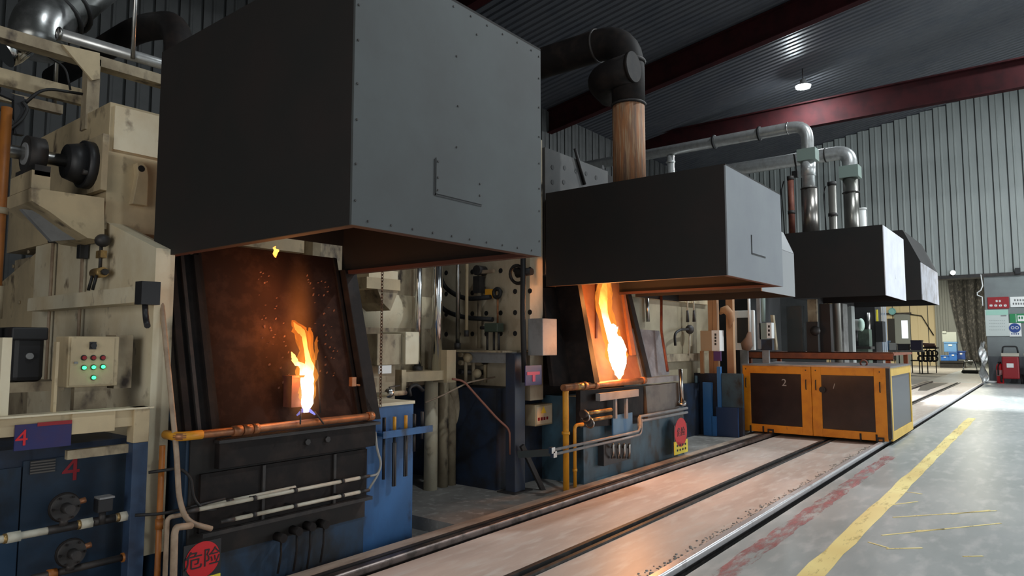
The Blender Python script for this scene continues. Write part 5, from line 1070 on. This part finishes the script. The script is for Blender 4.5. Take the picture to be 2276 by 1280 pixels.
X0 = 22.; part(gm, 'head', M().bx(1888, 710, 1912, 735, X0, .5), mat('head_grey', (.4, .42, .4), .5), bevel=.06); part(gm, 'head_cap', M().ball(XX(1914, 722, X0 + .1), .14, (1, .7, 1.4)), mat('cap_mint', (.45, .6, .52), .5)); part(gm, 'column', M().bx(1908, 732, 1932, 775, X0 + .1, .4), lathe_green); part(gm, 'table', M().bx(1885, 770, 1935, 776, X0 - .1, .6), dark_iron); part(gm, 'base', M().bx(1890, 776, 1932, 882, X0, .6), lathe_green); part(gm, 'spindle', M().cyl(XX(1903, 735, X0), XX(1903, 758, X0), .05), dark_iron)
sw = thing('striped_curtain', 'white plastic strip curtain beside the annex opening', 'curtain', (30, 7.5, 0))
for k in range(4): part(sw, 'strip', M().bx(1958 + k*4, 676, 1961 + k*4, 858, 30 + .02*(k % 2), .01), mat('strip_white', (.5, .55, .62), .4))
# annex: door, bench items
dr = thing('door_4', 'grey annex door with a bright window pane', 'door', (XA - .1, 10, 0)); dr['kind'] = 'structure'
a, b = XX(1992, 810, XA - .1), XX(2022, 698, XA - .1)
part(dr, 'leaf', M().box(XA - .12, XA - .04, b.y, a.y, 0, b.z), mat('door_grey', (.22, .25, .25), .5)); part(dr, 'pane', M().bx(2004, 712, 2018, 752, XA - .13, .02), emit('lit_pane', (.8, .9, 1), .9)); part(dr, 'dark_leaf', M().bx(1974, 708, 1990, 800, XA - .12, .06), black_paint); part(dr, 'frame', M().box(XA - .14, XA - .1, b.y - .1, a.y + 1.3, b.z, b.z + .12), dark_iron)
one('wall_cable', 'black cable sagging across the cream annex wall', 'cable', M().tube([XX(1982, 696, XA - .1), XX(2020, 698, XA - .1), XX(2048, 702, XA - .1), XX(2075, 745, XA - .1)], .04, 6), black)
one('round_fan', 'small teal round fan head on the annex wall', 'fan', M().cyl(XX(1983, 692, XA - .3), XX(1983, 692, XA - .1), .22, None, 16).ring(XX(1983, 692, XA - .32), (1, 0, 0), .22, .03), mat('fan_teal', (.2, .5, .55), .4))
def blk(name, label, cat, px, X, d, mt, group=None, zfloor=None, legs=False):
    xm, ym = (px[0]+px[2])/2, (px[1]+px[3])/2
    t = thing(name, label, cat, XX(xm, px[3], X), group)
    part(t, 'body', M().bx(*px, X, d), mt, bevel=.02); part(t, 'rim', M().bx(px[0] - .6, px[1], px[2] + .6, px[1] + (px[3]-px[1])*.14, X - .03, d + .06), mt)
    return t
Xc = 52.
def crate(px, X, d, mt, label):
    t = blk('storage_crate', label, 'crate', px, X, d, mt, 'blue storage crates in the annex')
    w = px[2]-px[0]; h = px[3]-px[1]; part(t, 'grip_slot', M().bx(px[0]+w*.35, px[1]+h*.25, px[0]+w*.65, px[1]+h*.4, X - .02, .02), white_paint)
crate((2091, 790, 2109, 802), Xc, .8, crate_blue, 'bottom left deep blue crate of the annex stack'); crate((2109, 783, 2127, 802), Xc, .8, crate_blue, 'bottom middle deep blue crate of the annex stack'); crate((2127, 780, 2145, 799), Xc + .3, .8, mat('crate_navy', (.03, .08, .3), .5), 'navy crate at the right end of the annex stack')
crate((2098, 760, 2126, 782), Xc + .1, .8, crate_pale, 'pale blue crate stacked on the deep blue ones')
one('styrofoam_box', 'pale grey-green box on top of the blue crates', 'box', M().bx(2094, 738, 2126, 760, Xc + .1, .8).bx(2094, 736, 2103, 741, Xc + .05, .2), mat('box_mint', (.42, .47, .45), .6), bevel=.02)
t = thing('pallet', 'dark pallet under the blue crates', 'pallet', (Xc, 5.5, 0)); part(t, 'deck', M().bx(2089, 802, 2146, 806, Xc - .1, 1.2), dark_iron); part(t, 'runner', M().bx(2089, 806, 2146, 817.5, Xc - .05, .2), dark_iron)
# bench with dark things under the cream wall
for k, (px, mt, lab, cat, nm) in enumerate((((2024, 756, 2048, 778), mat('dk_purple', (.06, .05, .1), .5), 'dark purple bin on the annex bench', 'bin', 'parts_bin'), ((1950, 757, 1975, 778), crate_pale, 'light blue tray beside the green machine', 'tray', 'parts_tray'), ((1976, 762, 1992, 778), white_paint, 'white container beside the light blue tray', 'container', 'container'), ((1995, 764, 2020, 778), mat('dk_grey', (.05, .05, .06), .5), 'dark box left of the purple bin', 'box', 'parts_box'))):
    blk(nm, lab, cat, px, 40., .5, mt)
sbn = thing('work_bench', 'low side bench with trays beside the green machine', 'bench', (40.2, 9, 0))
part(sbn, 'top', M().bx(1946, 778, 2052, 782, 40., .6), grey_paint)
for x in (1948, 1998, 2048): part(sbn, 'leg', M().bx(x, 782, x + 2, 831, 40.1, .08), dark_iron)
bn = thing('work_bench', 'steel work bench with thin legs under the annex wall', 'bench', (42, 9, 0))
part(bn, 'top', M().bx(2022, 771, 2082, 775, 42., .9), dark_iron)
for x in (2026, 2042, 2060, 2079): part(bn, 'leg', M().bx(x, 775, x + 2, 829, 42., .08), dark_iron)
part(bn, 'shelf', M().bx(2024, 800, 2080, 803, 42.1, .6), dark_iron)
random.seed(5)
for k in range(8):
    x = 2047 + (k % 4)*10; y = 785 + (k // 4)*12
    t = thing('coil_spring_part', 'dark wire coil stacked under the annex work bench', 'coil', XX(x, y + 4, 41.9), 'dark coils under the bench'); part(t, 'coil', M().ring(XX(x, y, 41.9), (1, 0, 0), .14, .045, 12), dark_iron)
one('red_pipe_rack', 'reddish pipes lying on the annex bench', 'pipes', M().cyl(XX(2050, 764, 42.2), XX(2078, 766, 42.2), .07).cyl(XX(2054, 769, 42.2), XX(2080, 769, 42.2), .05), mat('pinkish', (.5, .3, .25), .6))
# tarp curtain in the open bay
def tarp_pt(u, v):
    z = 6.9 * (1 - v) + .35 * v
    yl_ = XX(2105 + 42 * v ** 1.6, 620 + 190*v, 55.4).y; yr_ = XX(2196, 700, 55.4).y
    return Vector((55.4 + .2 * math.sin(u * 17 + v * 2) + .05*math.sin(u*41 + v*9), yl_ * (1-u) + yr_ * u, z + .05*math.sin(u*9)))
tp = one('tarp_curtain', 'brown mottled tarpaulin curtain hanging in the open bay', 'curtain', M().grid(tarp_pt, 60, 40), tarp); sm = tp.modifiers.new('thickness', 'SOLIDIFY'); sm.thickness = .015
wj = struct('wall_annex_infill', M().box(55.7, 55.85, XX(2200, 700, 55.7).y, XX(2078, 700, 55.7).y, 0, 7), wall_sheet)
for k in range(5):
    p = XX(2081 + k*6, 700, 55.7); struct('sheet_rib', M().box(55.64, 55.7, p.y - .05, p.y + .05, 0, 7), wall_sheet, (0, 0, 0), wj)
one('spot_lamp', 'small bright spot lamp fixed above the tarpaulin curtain', 'lamp', M().cyl(XX(2118, 606, XE - .15), XX(2118, 606, XE), .1, .06, 14).box(XE - .1, XE, XX(2118, 606, XE).y - .03, XX(2118, 606, XE).y + .03, 4.4, 4.6), chrome)
one('wall_speaker', 'black box fixed high on the wall lintel at the right edge', 'box', M().bx(2256, 595, 2268, 608, XE - .15, .15), black_paint)
one('white_cable_loop', 'white cable loop hanging beside the partition edge', 'cable', M().tube([XX(2180, 610, XE - .05), XX(2184, 635, XE - .05), XX(2180, 645, XE - .05), XX(2172, 650, XE - .05), XX(2172, 656, XE - .05), XX(2183, 660, XE - .05), XX(2184, 680, XE - .05)], .025, 6), white_paint)
# signs on the partition
def sign(name, label, px, mt, d=.02):
    xm = (px[0]+px[2])/2; t = thing(name, label, 'sign', XX(xm, px[3], XE - .02)); part(t, 'panel', M().bx(*px, XE - .02 - d, d), mt, bevel=.008); return t
def marks(t, rows, X, mt):
    for (x0, x1, y, n, h) in rows:
        w = (x1 - x0)/n
        for k in range(n): part(t, 'print_mark', M().bx(x0 + k*w + w*.15, y - h/2, x0 + k*w + w*.75, y + h/2, X, .003).bx(x0 + k*w + w*.4, y - h*.75, x0 + k*w + w*.5, y + h*.75, X, .003), mt)
t = sign('wall_sign', 'dark red sign with white characters on the grey partition', (2195, 660, 2243, 686), red_dark); marks(t, [(2198, 2240, 679, 4, 4)], XE - .044, white_paint)
marks(t, [(2212, 2226, 669, 2, 4)], XE - .044, white_paint)
t = sign('wall_sign', 'white sign with two rows of grey characters at the right edge', (2245, 659, 2300, 682), white_paint); marks(t, [(2253, 2296, 667, 7, 4), (2250, 2296, 675, 8, 4)], XE - .044, grey_paint)
t = sign('notice_board', 'large pale green notice board on the grey partition', (2190, 688, 2242, 747), mat('board', (.55, .6, .58), .5)); part(t, 'header', M().bx(2191, 689, 2241, 700, XE - .043, .003), mat('board_mint', (.35, .6, .5), .5)); part(t, 'title_mark', M().bx(2224, 700, 2237, 703, XE - .043, .003), grey_paint)
marks(t, [(2198, 2235, 712 + 7*k, 8, 1.2) for k in range(4)], XE - .043, mat('pale_print', (.4, .45, .44), .6))
t = sign('wall_sign', 'green sign with a white pictogram at the right edge', (2244, 697, 2300, 717), green_sign); part(t, 'pictogram', M().bx(2262, 701, 2276, 714, XE - .043, .003), white_paint); part(t, 'divider', M().bx(2258, 698, 2259, 716, XE - .043, .003), white_paint)
marks(t, [(2263, 2275, 706, 2, 5)], XE - .047, green_sign)
t = sign('safety_sign', 'white safety sign with a round blue goggles symbol', (2243, 718, 2270, 748), white_paint)
p = XX(2255.5, 729, XE - .045); part(t, 'symbol_disc', M().cyl(p, p - Vector((.004, 0, 0)), .19, None, 24), blue_sign)
for s in (-1, 1): part(t, 'goggle_ring', M().ring(p + Vector((-.006, s*.07, .01)), (1, 0, 0), .05, .012, 14), white_paint)
marks(t, [(2247, 2266, 742, 4, 3)], XE - .043, blue_sign)
# things on the floor at the partition
fe = thing('fire_extinguisher', 'slim red fire extinguisher standing by the grey partition', 'fire extinguisher', ZZ(2222, 851))
p = ZZ(2222, 851); k = .22
p = Vector((XE - .7, XX(2221, 800, XE - .7).y, 0)); fe.location = p; h = XX(2221, 806, p.x).z
part(fe, 'cylinder', M().tube([p, p + Vector((0, 0, h*.8)), p + Vector((0, 0, h*.92)), p + Vector((0, 0, h*.97))], [.12, .12, .09, .04], 20), red_paint); part(fe, 'valve_head', M().cyl(p + Vector((0, 0, h*.97)), p + Vector((0, 0, h*1.05)), .06), black_paint); part(fe, 'hose', M().tube([p + Vector((-.05, 0, h)), p + Vector((-.19, .05, h*.8)), p + Vector((-.19, .05, h*.4))], .025, 8), black); part(fe, 'label', M().tube([p + Vector((-.02, 0, h*.35)), p + Vector((-.02, 0, h*.65))], .112, 20), mat('ext_label', (.6, .3, .3), .5))
def trolley(xc, X, label):
    c = XX(xc, 800, X); w = .36; t = thing('extinguisher_trolley', label, 'trolley', (X, c.y, 0), 'red wheeled trolleys by the partition')
    z1 = XX(xc, 792, X).z; z2 = XX(xc, 770, X).z
    part(t, 'body', M().box(X - .3, X + .3, c.y - w*.75, c.y + w*.75, .2, z1), red_dark, bevel=.04); part(t, 'top_plate', M().box(X - .32, X + .32, c.y - w*.8, c.y + w*.8, z1, z1 + .13), mat('cream_top', (.5, .46, .38), .5), bevel=.02)
    part(t, 'handle', M().tube(fil([(X, c.y - w*.7, z1 + .1), (X + .02, c.y - w*.62, z2), (X + .02, c.y + w*.62, z2), (X, c.y + w*.7, z1 + .1)], .08), .03, 8), black_paint); part(t, 'badge', M().box(X - .312, X - .3, c.y - .1, c.y + .12, z1*.6, z1*.75), white_paint)
    for s in (-1, 1): part(t, 'wheel', M().cyl((X + .1, c.y + s*(w*.8), .19), (X + .1, c.y + s*(w*.98), .19), .19, None, 18), black)
trolley(2246, XE - .8, 'red wheeled trolley with a cream top beside the extinguisher'); trolley(2297, XE - .8, 'red wheeled trolley cut off by the right edge of the photo')
t = thing('platform_cart', 'low chrome-railed flat cart on the floor before the tarpaulin', 'cart', (43, XX(2157, 820, 43).y, 0)); X0 = 43.
part(t, 'deck', M().bx(2138, 822, 2174, 828, X0, .9), mat('deck_grey', (.16, .16, .15), .5), bevel=.03); part(t, 'bumper', M().bx(2137, 825, 2175, 829, X0 - .03, .06), black)
part(t, 'rail', M().tube(fil([XX(2141, 823, X0), XX(2143, 802, X0 + .3), XX(2165, 802, X0 + .3), XX(2172, 823, X0)], .1), .03, 8), chrome)
for x in (2142, 2170):
    p = XX(x, 832, X0 + .2); part(t, 'wheel', M().cyl((p.x, p.y - .04, .09), (p.x, p.y + .04, .09), .09, None, 14), black)
one('crumpled_sheet', 'crumpled shiny foil sheet at the foot of the partition edge', 'sheet', M().grid(lambda u, v: Vector((XE - .25 + .1*math.sin(v*9), XX(2184, 780, XE - .25).y + .22*(u-.5) + .06*math.sin(v*12 + u*5), .02 + 1.6*(1 - v) + .05*math.sin(u*17)))  , 10, 14), galv)
one('white_rag', 'white rag lying at the foot of the grey partition', 'rag', M().ball(Vector((XE - .5, XX(2203, 840, XE - .5).y, .04)), .25, (1, 1, .2)), white_paint)
one('floor_plate', 'dark steel plate in the floor beyond the cart', 'plate', M().prism([ZZ(2040, 868, .002), ZZ(2052, 852, .002), ZZ(2108, 851, .002), ZZ(2060, 868, .002)], (0, 0, .006)), dark_iron)
